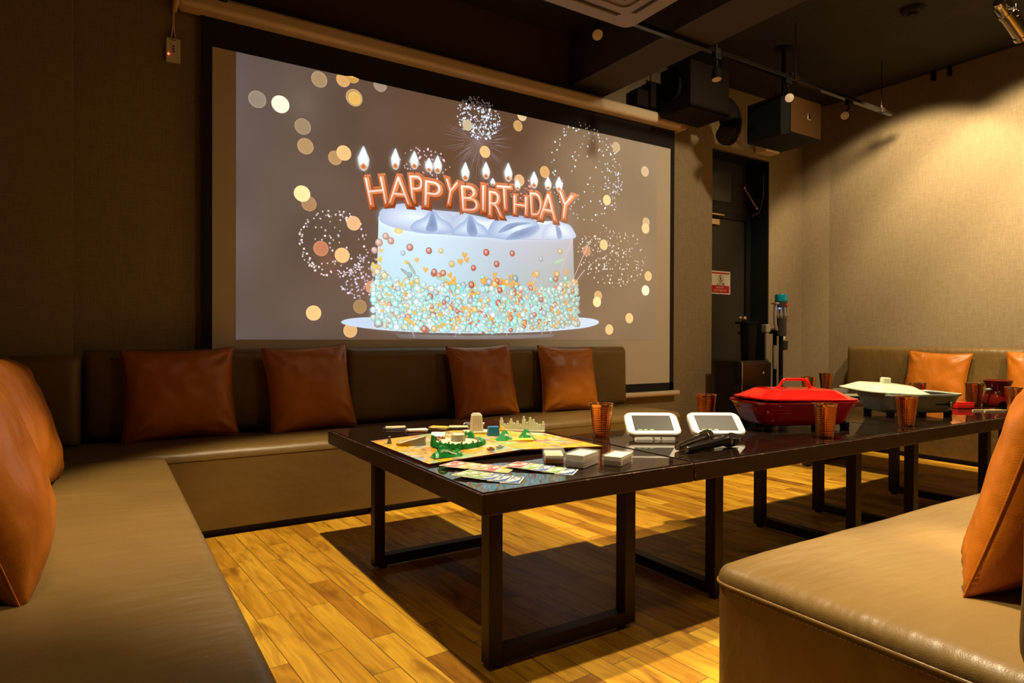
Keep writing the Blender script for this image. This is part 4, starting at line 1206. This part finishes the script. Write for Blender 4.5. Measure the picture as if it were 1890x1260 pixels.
m.build('lid_handle', M['red'], ld)
for s in (-1, 1):
    m = MB(); m.prism([(s * .235, -.05), (s * .268, -.03), (s * .274, 0), (s * .268, .03), (s * .235, .05)], .128, .136, 0, XL); m.build('lid_tab', M['red'], ld)

# ---------------------------------------------------------------- pale green electric pan
gp = thing('electric_pan', 'pale sage green electric pan with its lid pushed aside', 'electric pan', (3.60, 1.765, Z), -24)
gb = pan_body(MB(), .475, .30, .098, .020).build('body', [M['green'], M['darkpan']], gp)
for x in (-.165, .165):
    for y in (-.085, .085):
        m = MB(); m.lathe([(0, 0), (.016, 0), (.019, .004), (.02, .028), (0, .028)], 18, X=TR(x, y, 0)); m.build('foot', M['rubber'], gp)
m = MB(); m.rbox(.055, .125, -.135, -.128, .062, .068, .002); sl = m.build('heat_slot', M['black'], gb)
m = MB(); m.rbox(.122, .140, -.152, -.130, .050, .080, .006); m.build('heat_lever', M['brass'], gb)
m = MB(); loft(m, [[(.20 + .03 * k, y, .085 + z) for y, z in rrect(.11, .028 - .01 * k, .009, 4)] for k in (0, .5, 1)]); m.build('side_handle', M['green'], gb)
XG = TR(-.105, .035, .119) @ RZ(3) @ RY(3.5) @ RX(3)
gl = lid(.41, .29, .042, M['greenlid'], gp, .0, XG, .58)
m = MB(); m.rbox(-.026, .026, -.014, .014, .042, .076, .008, 3, 0, XG); m.rbox(-.038, .038, -.016, .016, .040, .046, .002, 2, 0, XG); m.build('lid_knob', M['greenlid'], gl)

# ---------------------------------------------------------------- fondue pot and what lies round it
fp = thing('fondue_pot', 'dark red hourglass-shaped fondue pot', 'fondue pot', (4.56, 1.715, Z))
m = MB(); m.lathe([(0, 0), (.070, 0), (.078, .004), (.082, .02), (.078, .045), (.066, .075), (.055, .092), (.058, .105), (.070, .135), (.077, .152), (.074, .153), (.066, .135), (.050, .10), (0, .095)], 44); b = m.build('body', M['darkred'], fp)
m = MB(); m.prism([(.024 * cos(pi * i / 12), .024 * sin(pi * i / 12) * 1.2) for i in range(13)], -.004, .004, X=TR(-.062, -.052, .004) @ RZ(-50) @ RX(90)); m.build('burner_opening', M['black'], b)
for s, yy in ((-1, 0), (1, 0)):
    m = MB(); m.lathe([(0, 0), (.008, .004), (.009, .02), (.006, .04), (0, .045)], 14, X=RZ(-22) @ TR(s * .055, -.01, .098) @ RY(90 * s) ); m.build('peg', M['white'], fp)
bx = thing('plastic_box', 'small bright red box beside the pale green pan', 'box', (4.20, 1.755, Z), -30)
m = MB(); m.rbox(-.052, .052, -.03, .03, 0, .030, .005); m.build('body', M['red'], bx)
m = MB(); m.rbox(-.05, .05, -.028, .028, .0305, .037, .003); m.build('lid', M['red'], bx)
for i, (x, y, rz, lab) in enumerate(((4.185, 1.575, -14, 'pale wooden fork lying nearer the table edge'), (4.17, 1.615, -22, 'pale wooden fork lying nearer the fondue pot'))):
    f = thing('wooden_fork', lab, 'fork', (x, y, Z + .0005), rz, 'pale wooden forks beside the fondue pot')
    m = MB(); m.prism([(-.10, -.004), (.02, -.006), (.03, -.012), (.045, -.013), (.045, .013), (.03, .012), (.02, .006), (-.10, .004)], .0, .008); m.build('handle', M['wood'], f)
    for q in (-.010, 0, .010):
        m = MB(); m.prism([(.045, q - .003), (.085, q - .0015), (.085, q + .0015), (.045, q + .003)], .001, .006); m.build('tine', M['wood'], f)
m = MB(); o = rrect(.27, .17, .03, 5)
loft(m, [[(x * .8, y * .8, 0) for x, y in o], [(x * .86, y * .86, .004) for x, y in o], [(x, y, .013) for x, y in o], [(x, y, .016) for x, y in o], [(x * .95, y * .95, .014) for x, y in o], [(x * .82, y * .82, .007) for x, y in o]], X=RZ(-30))
pt = m.build('plate', M['plategreen']); pt.location = (4.36, 2.47, Z)
tag(pt, 'pale flat rectangular plate between the two pans', 'plate')
m = MB(); m.lathe([(0, 0), (.045, 0), (.05, .004), (.055, .03), (.051, .031), (.045, .010), (0, .008)], 32)
ad = m.build('ashtray', M['glass']); ad.location = (4.60, 2.72, Z)
tag(ad, 'clear round glass dish behind the red pan', 'dish')

# ---------------------------------------------------------------- board game
bg = thing('game_board', 'unfolded board game with a colourful yellow map', 'board game', (1.20, 2.085, Z + .001))
for s, lab in ((-1, 'left'), (1, 'right')):
    m = MB()
    x0, x1 = (-.345, -.001) if s < 0 else (.001, .335)
    zf = .014
    def zz(x): return zf * (1 - abs(x) / .345)
    y0, y1 = -.255, .262
    if s > 0: y0 -= .0
    vs = []
    for x in (x0, x1):
        for yy in (y0 - (.028 if x > .1 else 0), y1 - (.02 if x > .1 else 0)):
            for k in (0, .0055): vs.append((x, yy, zz(x) + k))
    m.add(vs, [(0, 1, 3, 2), (4, 6, 7, 5), (0, 4, 5, 1), (2, 3, 7, 6), (0, 2, 6, 4)], 1); m.add([vs[i] for i in (1, 5, 7, 3)], [(0, 1, 2, 3)], 0)
    m.build('board_panel', [M['board'], M['boardedge']], bg, smooth=0)
def zb(x): return Z + .0075 + .014 * (1 - min(1, abs(x - 1.20) / .345))
# green hill bridges
def hill(label, x, y, rz, prof, d):
    t = thing('toy_hill', label, 'game piece', (x, y, zb(x)), rz, 'green plastic hills on the game board')
    m = MB()
    n = len(prof)
    vs = [(a, -d / 2, 0) for a, h in prof] + [(a * .92, -d / 2 * .35, h) for a, h in prof] + [(a * .92, d / 2 * .35, h) for a, h in prof] + [(a, d / 2, 0) for a, h in prof]
    fs = []
    for r in range(3):
        for i in range(n - 1): fs.append((r * n + i, r * n + i + 1, (r + 1) * n + i + 1, (r + 1) * n + i))
    fs.append((0, n, 2 * n, 3 * n)); fs.append((n - 1, 4 * n - 1, 3 * n - 1, 2 * n - 1))
    m.add(vs, fs); m.build('slope', M['hill'], t, smooth=25)
    m = MB()
    for i in range(1, n - 2):
        a0, h0 = prof[i]; a1, h1 = prof[i + 1]
        if h0 < .008 or h1 < .008: continue
        f = .55
        m.add([(a0 * .95, -d / 2 * (1 - .65 * f) - .0006, h0 * f), (a0 * .94, -d / 2 * (1 - .65 * (f + .2)) - .0006, h0 * (f + .2)), (a1 * .94, -d / 2 * (1 - .65 * (f + .12)) - .0006, h1 * (f + .12)), (a1 * .95, -d / 2 * (1 - .65 * (f - .1)) - .0006, h1 * (f - .1))], [(0, 1, 2, 3)])
    m.build('painted_road', M['hillcream'], t, smooth=0, fix=False)
    return t
hill('green toy hill at the front corner of the game board', .955, 1.895, -8, [(-.055, 0), (-.05, .012), (-.04, .016), (-.032, .032), (-.024, .036), (-.010, .033), (.010, .020), (.024, .012), (.034, .022), (.040, .020), (.055, 0)], .05)
hill('left half of the green toy mountain pair by the blue block', 1.262, 2.045, -18, [(-.035, 0), (-.02, .012), (0, .036), (.01, .033), (.022, .016), (.04, 0)], .06)
hill('right half of the green toy mountain pair by the blue block', 1.355, 2.035, -18, [(-.035, 0), (-.02, .018), (-.004, .038), (.006, .036), (.018, .018), (.035, 0)], .06)
m = MB(); m.add([(-.05, -.018, .004), (.05, -.018, .004), (.05, .018, .007), (-.05, .018, .007), (-.05, -.018, .0), (.05, -.018, .0), (.05, .018, .0), (-.05, .018, .0)], [(0, 1, 2, 3), (4, 7, 6, 5), (0, 4, 5, 1), (2, 6, 7, 3), (1, 5, 6, 2), (0, 3, 7, 4)])
o = m.build('toy_bridge', M['cyel']); o.location = (1.31, 2.01, zb(1.31)); o.rotation_euler = (0, 0, radians(-20)); tag(o, 'yellow toy road strip between the green mountain pair', 'game piece')
# spinner
sn_ = thing('game_spinner', 'round ivory number spinner with a green hedge', 'spinner', (1.075, 2.055, zb(1.075)))
m = MB(); m.lathe([(0, 0), (.080, 0), (.084, .006), (.080, .011), (.03, .013), (0, .013)], 48); m.build('dial', M['ivory'], sn_)
m = MB(); m.lathe([(0, .012), (.026, .012), (.024, .036), (.020, .040), (0, .041)], 14); m.build('hub', M['ivory'], sn_, smooth=20)
m = MB()
n = 44
vs = []
for i in range(n + 1):
    a = radians(150 + 255 * i / n); hh = .012 + .008 * abs(sin(i * 1.9)) + (.018 if i < 5 or i > n - 4 else 0); ww = .012 + .004 * sin(i * 2.7)
    for r, z in ((.083, 0), (.086 + ww, 0), (.086 + ww * .7, hh), (.085, hh * .9)): vs.append((r * cos(a), r * sin(a), z))
fs = []
for i in range(n):
    for k in range(4): fs.append((i * 4 + k, i * 4 + (k + 1) % 4, i * 4 + 4 + (k + 1) % 4, i * 4 + 4 + k))
fs += [(0, 1, 2, 3), (n * 4 + 3, n * 4 + 2, n * 4 + 1, n * 4)]
m.add(vs, fs); m.build('hedge', M['hill'], sn_, smooth=25)
m = MB()
for i in range(10):
    a = 2 * pi * i / 10; m.rbox(-.004, .004, -.003, .003, .012, .022, .001, 1, 0, RZ(math.degrees(a)) @ TR(.072, 0, 0))
m.build('peg', M['ivory'], sn_)
# tower block
tw = thing('toy_tower', 'tall ribbed ivory toy tower on the game board', 'game piece', (1.262, 2.255, zb(1.262)), -20)
m = MB(); loft(m, [[(x * k, y * k, z) for x, y in rrect(.052, .046, .008, 3)] for k, z in ((1.0, 0), (1.0, .01), (.78, .072), (.62, .074), (.60, .078))]); m.build('block', M['ivory'], tw)
m = MB()
for i in range(5):
    x = -.020 + .010 * i; m.add([(x - .0025, -.0245, .008), (x + .0025, -.0245, .008), (x * .8 + .002, -.0195, .070), (x * .8 - .002, -.0195, .070), (x - .0025, -.021, .008), (x + .0025, -.021, .008), (x * .8 + .002, -.016, .070), (x * .8 - .002, -.016, .070)], [(0, 1, 2, 3), (0, 4, 5, 1), (1, 5, 6, 2), (0, 3, 7, 4), (3, 2, 6, 7)])
m.build('ribs', M['ivory'], tw, smooth=0)
m = MB(); m.rbox(-.05, .05, -.035, .035, 0, .008, .002); o = m.build('plinth', M['ivory'], tw)
# blue block
bb_ = thing('toy_building', 'small blue toy building in the middle of the board', 'game piece', (1.287, 2.165, zb(1.287)), -22)
m = MB(); loft(m, [[(x * k, y * k, z) for x, y in rrect(.048, .034, .004, 3)] for k, z in ((1.0, 0), (.86, .034), (.80, .035))]); w_ = m.build('block', M['blueplastic'], bb_)
m = MB()
for r in range(3):
    for c in range(3): m.box(.0235 - r * .0012, .0243 - r * .0012, -.011 + c * .008, -.006 + c * .008, .006 + r * .009, .012 + r * .009)
m.build('windows', M['white'], w_, smooth=0)
# skyline
sk = thing('toy_skyline', 'row of pale green toy skyscrapers at the back of the board', 'game piece', (1.475, 2.245, zb(1.475)), -42)
rs = random.Random(5)
m = MB(); m.rbox(-.095, .095, -.012, .012, 0, .007, .002); m.build('strip', M['paleplastic'], sk)
hs = [.055, .03, .032, .05, .034, .042, .03, .062, .038, .058, .05, .036, .03, .042]
for i, h in enumerate(hs):
    m = MB(); x = -.088 + .0135 * i; w = .0066
    m.box(x - w, x + w, -.008, .008, .006, h * .78); m.box(x - w * .6, x + w * .6, -.005, .005, h * .78, h); m.build('tower', M['paleplastic'], sk, smooth=0)
# small houses and cars
def piece(name, lab, x, y, rz, parts):
    t = thing(name, lab, 'game piece', (x, y, zb(x)), rz)
    for nm, mt, fn in parts:
        m = MB(); fn(m); m.build(nm, mt, t, smooth=25)
    return t
def gable(w, d, h, z0, over=0.0):
    return lambda m: m.prism([(-d / 2 - over, z0), (d / 2 + over, z0), (0, z0 + h)], -w / 2, w / 2, X=RZ(90) @ RX(90))
piece('toy_house', 'white and red striped toy house behind the spinner', 1.045, 2.155, -30, (('walls', M['paper'], lambda m: m.box(-.022, .022, -.015, .015, 0, .022)), ('roof', M['cred'], gable(.05, .034, .014, .022)), ('stripes', M['cred'], lambda m: [m.box(-.019 + .011 * i, -.015 + .011 * i, -.0158, -.015, 0, .022) for i in range(4)])))
piece('toy_ramp', 'white wedge-shaped toy ramp on the left of the board', .945, 2.16, -35, (('wedge', M['ivory'], lambda m: m.add([(-.05, -.016, 0), (.045, -.016, 0), (.045, .016, 0), (-.05, .016, 0), (.045, -.016, .032), (.045, .016, .032), (-.05, -.016, .006), (-.05, .016, .006)], [(0, 3, 2, 1), (0, 1, 4, 6), (3, 7, 5, 2), (6, 4, 5, 7), (1, 2, 5, 4), (0, 6, 7, 3)])), ('yellow_foot', M['cyel'], lambda m: m.box(-.055, -.01, -.02, -.0165, 0, .008))))
piece('toy_cone', 'tiny mauve toy figure at the left edge of the board', .89, 2.245, 0, (('figure', M['greyp'], lambda m: m.lathe([(0, 0), (.009, 0), (.006, .012), (.004, .02), (.005, .025), (0, .028)], 14)),))
piece('toy_car', 'orange toy car near the front edge of the board', 1.11, 1.885, -12, (('body', M['cora'], lambda m: m.rbox(-.013, .013, -.007, .007, .001, .008, .002)), ('cabin', M['cora'], lambda m: m.rbox(-.006, .006, -.006, .006, .0075, .012, .002))))
piece('toy_car', 'white toy car beside the orange one', 1.155, 1.90, -12, (('body', M['paper'], lambda m: m.rbox(-.012, .012, -.007, .007, .001, .009, .002)), ('cabin', M['paper'], lambda m: m.rbox(-.006, .006, -.006, .006, .0085, .013, .002))))
piece('toy_car', 'yellow toy car at the left foot of the pale skyline', 1.40, 2.285, 20, (('body', M['cyel'], lambda m: m.rbox(-.012, .012, -.007, .007, .001, .010, .002)), ('cabin', M['cyel'], lambda m: m.rbox(-.006, .004, -.006, .006, .0095, .018, .002))))

# ---------------------------------------------------------------- playing cards
CM = [M['paper'], M['cred'], M['cyel'], M['cgrn'], M['cblu'], M['cora'], M['blackgloss']]
def card(label, group, x, y, z, rz, ci, num, tilt=0):
    """white-bordered card: colour field, white oval, number"""
    m = MB()
    w, h = .056, .087
    m.prism(rrect(w, h, .004, 3), 0, .0007, 0)
    o = rrect(w - .008, h - .008, .003, 3)
    m.add([(a, b, .0009) for a, b in o], [tuple(range(len(o)))], ci)
    e = [(.0175 * cos(t) * .95 + .012 * sin(t), .031 * sin(t), .0011) for t in [2 * pi * i / 28 for i in range(28)]]
    m.add(e, [tuple(range(28))], 0)
    if num:
        vs, fs = textmesh(num, .040, .0012)
        m.add([(p.x, p.y, .0013) for p in vs], fs, ci)
        vs, fs = textmesh(num, .013, .0002)
        for k in (1, -1): m.add([((p.x - .0185) * k, (p.y + .033) * k, .0013) for p in vs], fs, 0)
    ob = m.build('playing_card', CM, smooth=0, fix=False)
    ob.location = (x, y, z); ob.rotation_euler = (radians(tilt), 0, radians(rz))
    return tag(ob, label, 'playing card', group)
names = {1: 'red', 2: 'yellow', 3: 'green', 4: 'blue', 5: 'orange'}
def fan_of(where, x0, y0, x1, y1, rz0, rz1, seq):
    dx, dy = (x1 - x0) * .14, (y1 - y0) * .14
    x0 -= dx; y0 -= dy; x1 += dx; y1 += dy
    n = len(seq); od = ('first', 'second', 'third', 'fourth', 'fifth', 'sixth')
    for i, (ci, num) in enumerate(seq):
        t = i / (n - 1)
        card('%s card, %s from the left in the fan %s' % (names[ci], od[i], where), 'cards in the fan ' + where,
             x0 + (x1 - x0) * t, y0 + (y1 - y0) * t, Z + .0006 + .0016 * (n - 1 - i), rz0 + (rz1 - rz0) * t, ci, num)
fan_of('against the game board', .930, 1.768, 1.010, 1.672, -62, -72 + 24, ((1, '0'), (2, '8'), (5, '4'), (1, '6'), (2, '3')))
fan_of('nearest the table edge', .898, 1.627, .960, 1.537, -66, -44, ((3, '2'), (3, '5'), (4, '7'), (4, '1'), (4, '9')))
fan_of('in front of the clear card cases', 1.092, 1.655, 1.158, 1.55, -62, -50, ((1, '7'), (3, '4'), (4, '6'), (3, '1'), (4, '9')))
# packs of printed notes behind the board
def pack(label, x, y, rz, k, mats, w=.088, h=.058):
    t = thing('note_pack', label, 'toy money', (x, y, Z + .0005), rz, 'packs of toy notes behind the board')
    for i in range(k):
        m = MB(); m.rbox(-w / 2 + .004 * (i % 3), w / 2 + .004 * (i % 2), -h / 2 + .003 * (i % 2), h / 2, .0014 * i, .0014 * i + .0011, .0003, 1, 0, RZ(9 * (i % 3) - 9))
        m.build('note', mats[i % len(mats)], t, smooth=0)
pack('toy note pack at the far left behind the board', 1.075, 2.655, -28, 6, (M['greyp'], M['wood'], M['paper'], M['cblu']))
pack('toy note pack lying nearest the board corner', 1.125, 2.535, -22, 6, (M['boardedge'], M['paper'], M['cora'], M['plategreen']))
pack('yellow topped toy note pack behind the ivory tower', 1.255, 2.575, -40, 4, (M['wood'], M['cyel']))
pack('dark patterned toy note pack beside the yellow topped one', 1.325, 2.535, -30, 5, (M['walnut'], M['wood'], M['plategreen']))
pack('toy note pack nearest the back corner of the table', 1.44, 2.60, -30, 5, (M['paper'], M['greyp'], M['paper']))

# ---------------------------------------------------------------- clear card cases
def case(label, x, y, rz, w, d, h, inner, ih, ribs=False, il='card_stack'):
    t = thing('card_case', label, 'card case', (x, y, Z), rz, 'clear plastic card cases')
    m = MB(); m.rbox(-w / 2, w / 2, -d / 2, d / 2, 0, h * .55, .002); m.rbox(-w / 2 + .002, w / 2 - .002, -d / 2 + .002, d / 2 - .002, .002, h * .55 - .001, .001, 1); m.build('case_base', M['clear'], t)
    m = MB(); m.rbox(-w / 2 - .001, w / 2 + .001, -d / 2 - .001, d / 2 + .001, h * .56, h, .002); m.rbox(-w / 2 + .001, w / 2 - .001, -d / 2 + .001, d / 2 - .001, h * .56 + .001, h - .002, .001, 1); m.build('case_lid', M['clear'], t)
    m = MB()
    k = max(3, int(ih / .003))
    for i in range(k):
        o = .0008 * (i % 2)
        m.box(-w / 2 + .005 + o, w / 2 - .005 - o, -d / 2 + .005 + o, d / 2 - .005 - o, .003 + ih * i / k, .003 + ih * (i + .86) / k, i * 2 // k)
    m.build(il, inner, t, smooth=0)
    if ribs:
        m = MB()
        for i in range(14): m.box(-w / 2 - .003, -w / 2 - .0015, -d / 2 + .004 + (d - .008) * i / 14, -d / 2 + .006 + (d - .008) * i / 14, .002, h * .8)
        for i in range(14): m.box(-w / 2 + .006 + (w - .01) * i / 14, -w / 2 + .008 + (w - .01) * i / 14, -d / 2 - .003, -d / 2 - .0015, .002, h * .8)
        m.build('case_rib', M['clear'], t, smooth=0)
case('clear card case holding orange cards, nearest the board', 1.232, 1.690, 58, .110, .068, .040, [M['cora'], M['ivory']], .024)
case('clear card case full of plain white cards', 1.270, 1.592, 26, .118, .072, .044, [M['paper'], M['paper']], .037)
case('clear ribbed card case, rightmost of the three', 1.385, 1.553, 28, .110, .068, .034, [M['paper'], M['paper']], .027, True)

# ================================================================ things by the door
cb = thing('cabinet', 'black safe-like cabinet standing before the dark door', 'cabinet', (4.475, 3.475, 0), 0)
m = MB(); m.rbox(-.185, .185, -.105, .145, .015, .70, .008); m.build('body', M['blackgloss'], cb)
m = MB(); m.rbox(-.180, .180, -.128, -.1055, .02, .685, .006); d_ = m.build('cabinet_door', M['blackgloss'], cb)
m = MB(); m.lathe([(0, 0), (.010, 0), (.010, .006), (0, .008)], 16, X=TR(.075, -.128, .60) @ RX(90)); m.build('lock', M['chrome'], d_)
m = MB(); m.rbox(-.1853, -.179, -.1285, -.122, .03, .69, .001); m.build('edge_strip', M['chrome'], cb)
for sx in (-.15, .15):
    for sy in (-.08, .11):
        m = MB(); m.lathe([(0, 0), (.015, 0), (.015, .016), (0, .016)], 12, X=TR(sx, sy, 0)); m.build('foot', M['rubber'], cb)
bn = thing('flip_bin', 'black upright bin standing on the black cabinet', 'bin', (4.56, 3.50, .701))
m = MB(); loft(m, [[(x, y, z) for x, y in rrect(.11 * k, .10 * k, .02, 4)] for k, z in ((.86, 0), (.92, .09), (1.0, .27), (1.0, .30))]); m.build('body', M['black'], bn)
m = MB(); m.rbox(-.10, .065, -.058, .058, .30, .318, .006); m.tube([(-.085, 0, .318), (-.02, 0, .335), (.05, 0, .335)], .006, 8); m.build('lid', M['black'], bn)
# cordless vacuum on its stand
vc = thing('vacuum_cleaner', 'cordless stick vacuum with a teal cap on its stand', 'vacuum cleaner', (4.90, 3.46, 0))
m = MB(); m.rbox(-.13, .13, -.10, .13, 0, .015, .005); m.tube([(0, .03, .012), (0, .03, .96)], .017, 14); m.rbox(-.11, .08, .005, .055, .92, .97, .006); m.build('stand', M['black'], vc)
m = MB(); m.lathe([(0, 1.195), (.046, 1.195), (.050, 1.2), (.050, 1.245), (.046, 1.257), (0, 1.26)], 28, X=TR(.0, -.03, 0)); m.build('filter_cap', M['teal'], vc)
m = MB(); m.lathe([(.044, 1.10), (.050, 1.12), (.048, 1.194), (0, 1.194)], 28, X=TR(0, -.03, 0)); mo = m.build('motor_body', M['gunmetal'], vc)
m = MB(); m.lathe([(0, 0), (.014, 0), (.014, .006), (0, .008)], 16, X=TR(.012, -.076, 1.165) @ RX(90)); m.build('red_button', M['red'], mo)
m = MB()
for i in range(10):
    a = 2 * pi * i / 10
    m.tube([(.050 * cos(a), -.03 + .050 * sin(a), 1.145), (.048 * cos(a), -.03 + .048 * sin(a), 1.075), (.036 * cos(a), -.03 + .036 * sin(a), 1.05)], [.008, .014, .008], 8)
m.build('cyclone', M['silver'], vc)
m = MB(); m.lathe([(0, .90), (.040, .90), (.044, .92), (.044, 1.05), (.034, 1.06), (0, 1.06)], 28, X=TR(0, -.03, 0)); m.build('dust_bin', M['gunmetal'], vc)
m = MB(); m.tube([(-.04, -.03, 1.18), (-.075, -.03, 1.17), (-.085, -.03, 1.10), (-.08, -.03, 1.0), (-.06, -.03, .95)], .014, 10); m.rbox(-.105, -.055, -.055, -.005, 1.17, 1.185, .004); hn = m.build('grip', M['silver'], vc)
m = MB(); m.ball((-.062, -.058, 1.135), .007, 12); m.build('indicator', M['led_blue'], hn)
m = MB(); m.tube([(0, -.03, .90), (0, -.03, .30)], .018, 16); m.build('wand', M['black'], vc)
m = MB(); m.rbox(-.11, .11, -.085, .025, .02, .075, .02, 4); m.tube([(0, -.03, .06), (0, -.03, .30)], .016, 12); m.build('floor_head', M['gunmetal'], vc)
for x, z0, z1, r, mt, nm in ((-.155, .70, .93, .016, 'silver', 'crevice_tool'), (-.045, .62, .82, .018, 'silver', 'dusting_tool'), (.075, .87, .98, .016, 'white', 'soft_brush'), (.085, .78, .86, .032, 'gunmetal', 'mini_head')):
    m = MB(); m.lathe([(0, z0), (r * .8, z0), (r, z0 + .02), (r, z1 - .02), (r * 1.15, z1), (0, z1)], 18, X=TR(x, .0, 0)); m.build(nm, M[mt], vc)
m = MB(); m.rbox(-.185, -.125, -.02, .03, .93, 1.0, .008); m.tube([(-.15, 0, .96), (.09, .02, .96)], .014, 10); m.build('tool_holder', M['silver'], vc)

# ================================================================ light
def lamp(name, loc, target, power, angle, blend=.25, size=.03, col=(1.0, .80, .50)):
    ld_ = bpy.data.lights.new(name, 'SPOT'); ld_.energy = power; ld_.spot_size = radians(angle); ld_.spot_blend = blend
    ld_.shadow_soft_size = size; ld_.color = col
    o = bpy.data.objects.new(name, ld_); COL.objects.link(o); o.location = loc
    o.rotation_euler = (V(target) - V(loc)).to_track_quat('-Z', 'Y').to_euler()
    return o
# the room's ceiling spots: over the tables, a row over the near sofa, wall washers on the right; the unseen fills are added
lamp('table_spot', (.85, 2.24, 2.70), (.90, 2.10, 0), 370, 60, .4)
lamp('table_spot', (2.75, 1.79, 2.70), (2.75, 1.79, 0), 400, 80, .35)
lamp('table_spot', (4.25, 1.85, 2.85), (4.4, 1.9, 0), 210, 66, .5)
for x in (1.4, 2.1, 2.8):
    lamp('sofa_spot', (x, .60, 2.98), (x, .62, .4), 780, 24, .7, .03, (1.0, .82, .56))
lamp('cushion_fill', (.55, 1.25, 2.95), (1.52, .56, .55), 330, 20, .8)  # added fill to brighten the cushion on the near sofa
lamp('cushion_fill', (.95, 1.95, 2.90), (-.2, 1.95, .60), 190, 33, .8)  # added fill to brighten the two left cushions
lamp('sofa_spot', (-.05, .9, 2.9), (-.05, .9, 0), 60, 64, .8)  # added wide fill over the left sofa, not a known fixture
lamp('wall_washer', (4.70, .75, 2.72), (5.75, .75, 1.65), 240, 104, .35, .05)
lamp('wall_washer', (4.70, 1.75, 2.72), (5.75, 1.75, 1.65), 150, 104, .35, .05)
lamp('wall_washer', (4.80, 2.50, 2.74), (5.75, 2.75, 1.65), 110, 104, .35, .05)
lamp('screen_wash', (3.6, 1.2, 2.95), (3.8, 3.75, 1.6), 120, 66, .8, .06)
lamp('fill_flood', (1.6, .9, 2.98), (1.6, 1.6, 0), 13, 150, .6, .12)  # unseen fill added to lift the shadows
lamp('fill_flood', (3.7, .9, 2.98), (3.7, 1.6, 0), 22, 150, .6, .12)  # second added fill, further right

w = bpy.data.worlds.new('room'); S.world = w; w.use_nodes = True
w.node_tree.nodes['Background'].inputs[0].default_value = (1, .75, .5, 1)
w.node_tree.nodes['Background'].inputs[1].default_value = 0.0
S.view_settings.view_transform = 'Standard'; S.view_settings.look = 'None'
S.view_settings.exposure = 0.0; S.view_settings.gamma = 1.0; S.view_settings.use_curve_mapping = False
S.cycles.max_bounces = 8; S.cycles.diffuse_bounces = 4; S.cycles.glossy_bounces = 4; S.cycles.transmission_bounces = 8
S.cycles.caustics_reflective = False; S.cycles.caustics_refractive = False
S.cycles.sample_clamp_indirect = 4.0
S.cycles.use_denoising = True
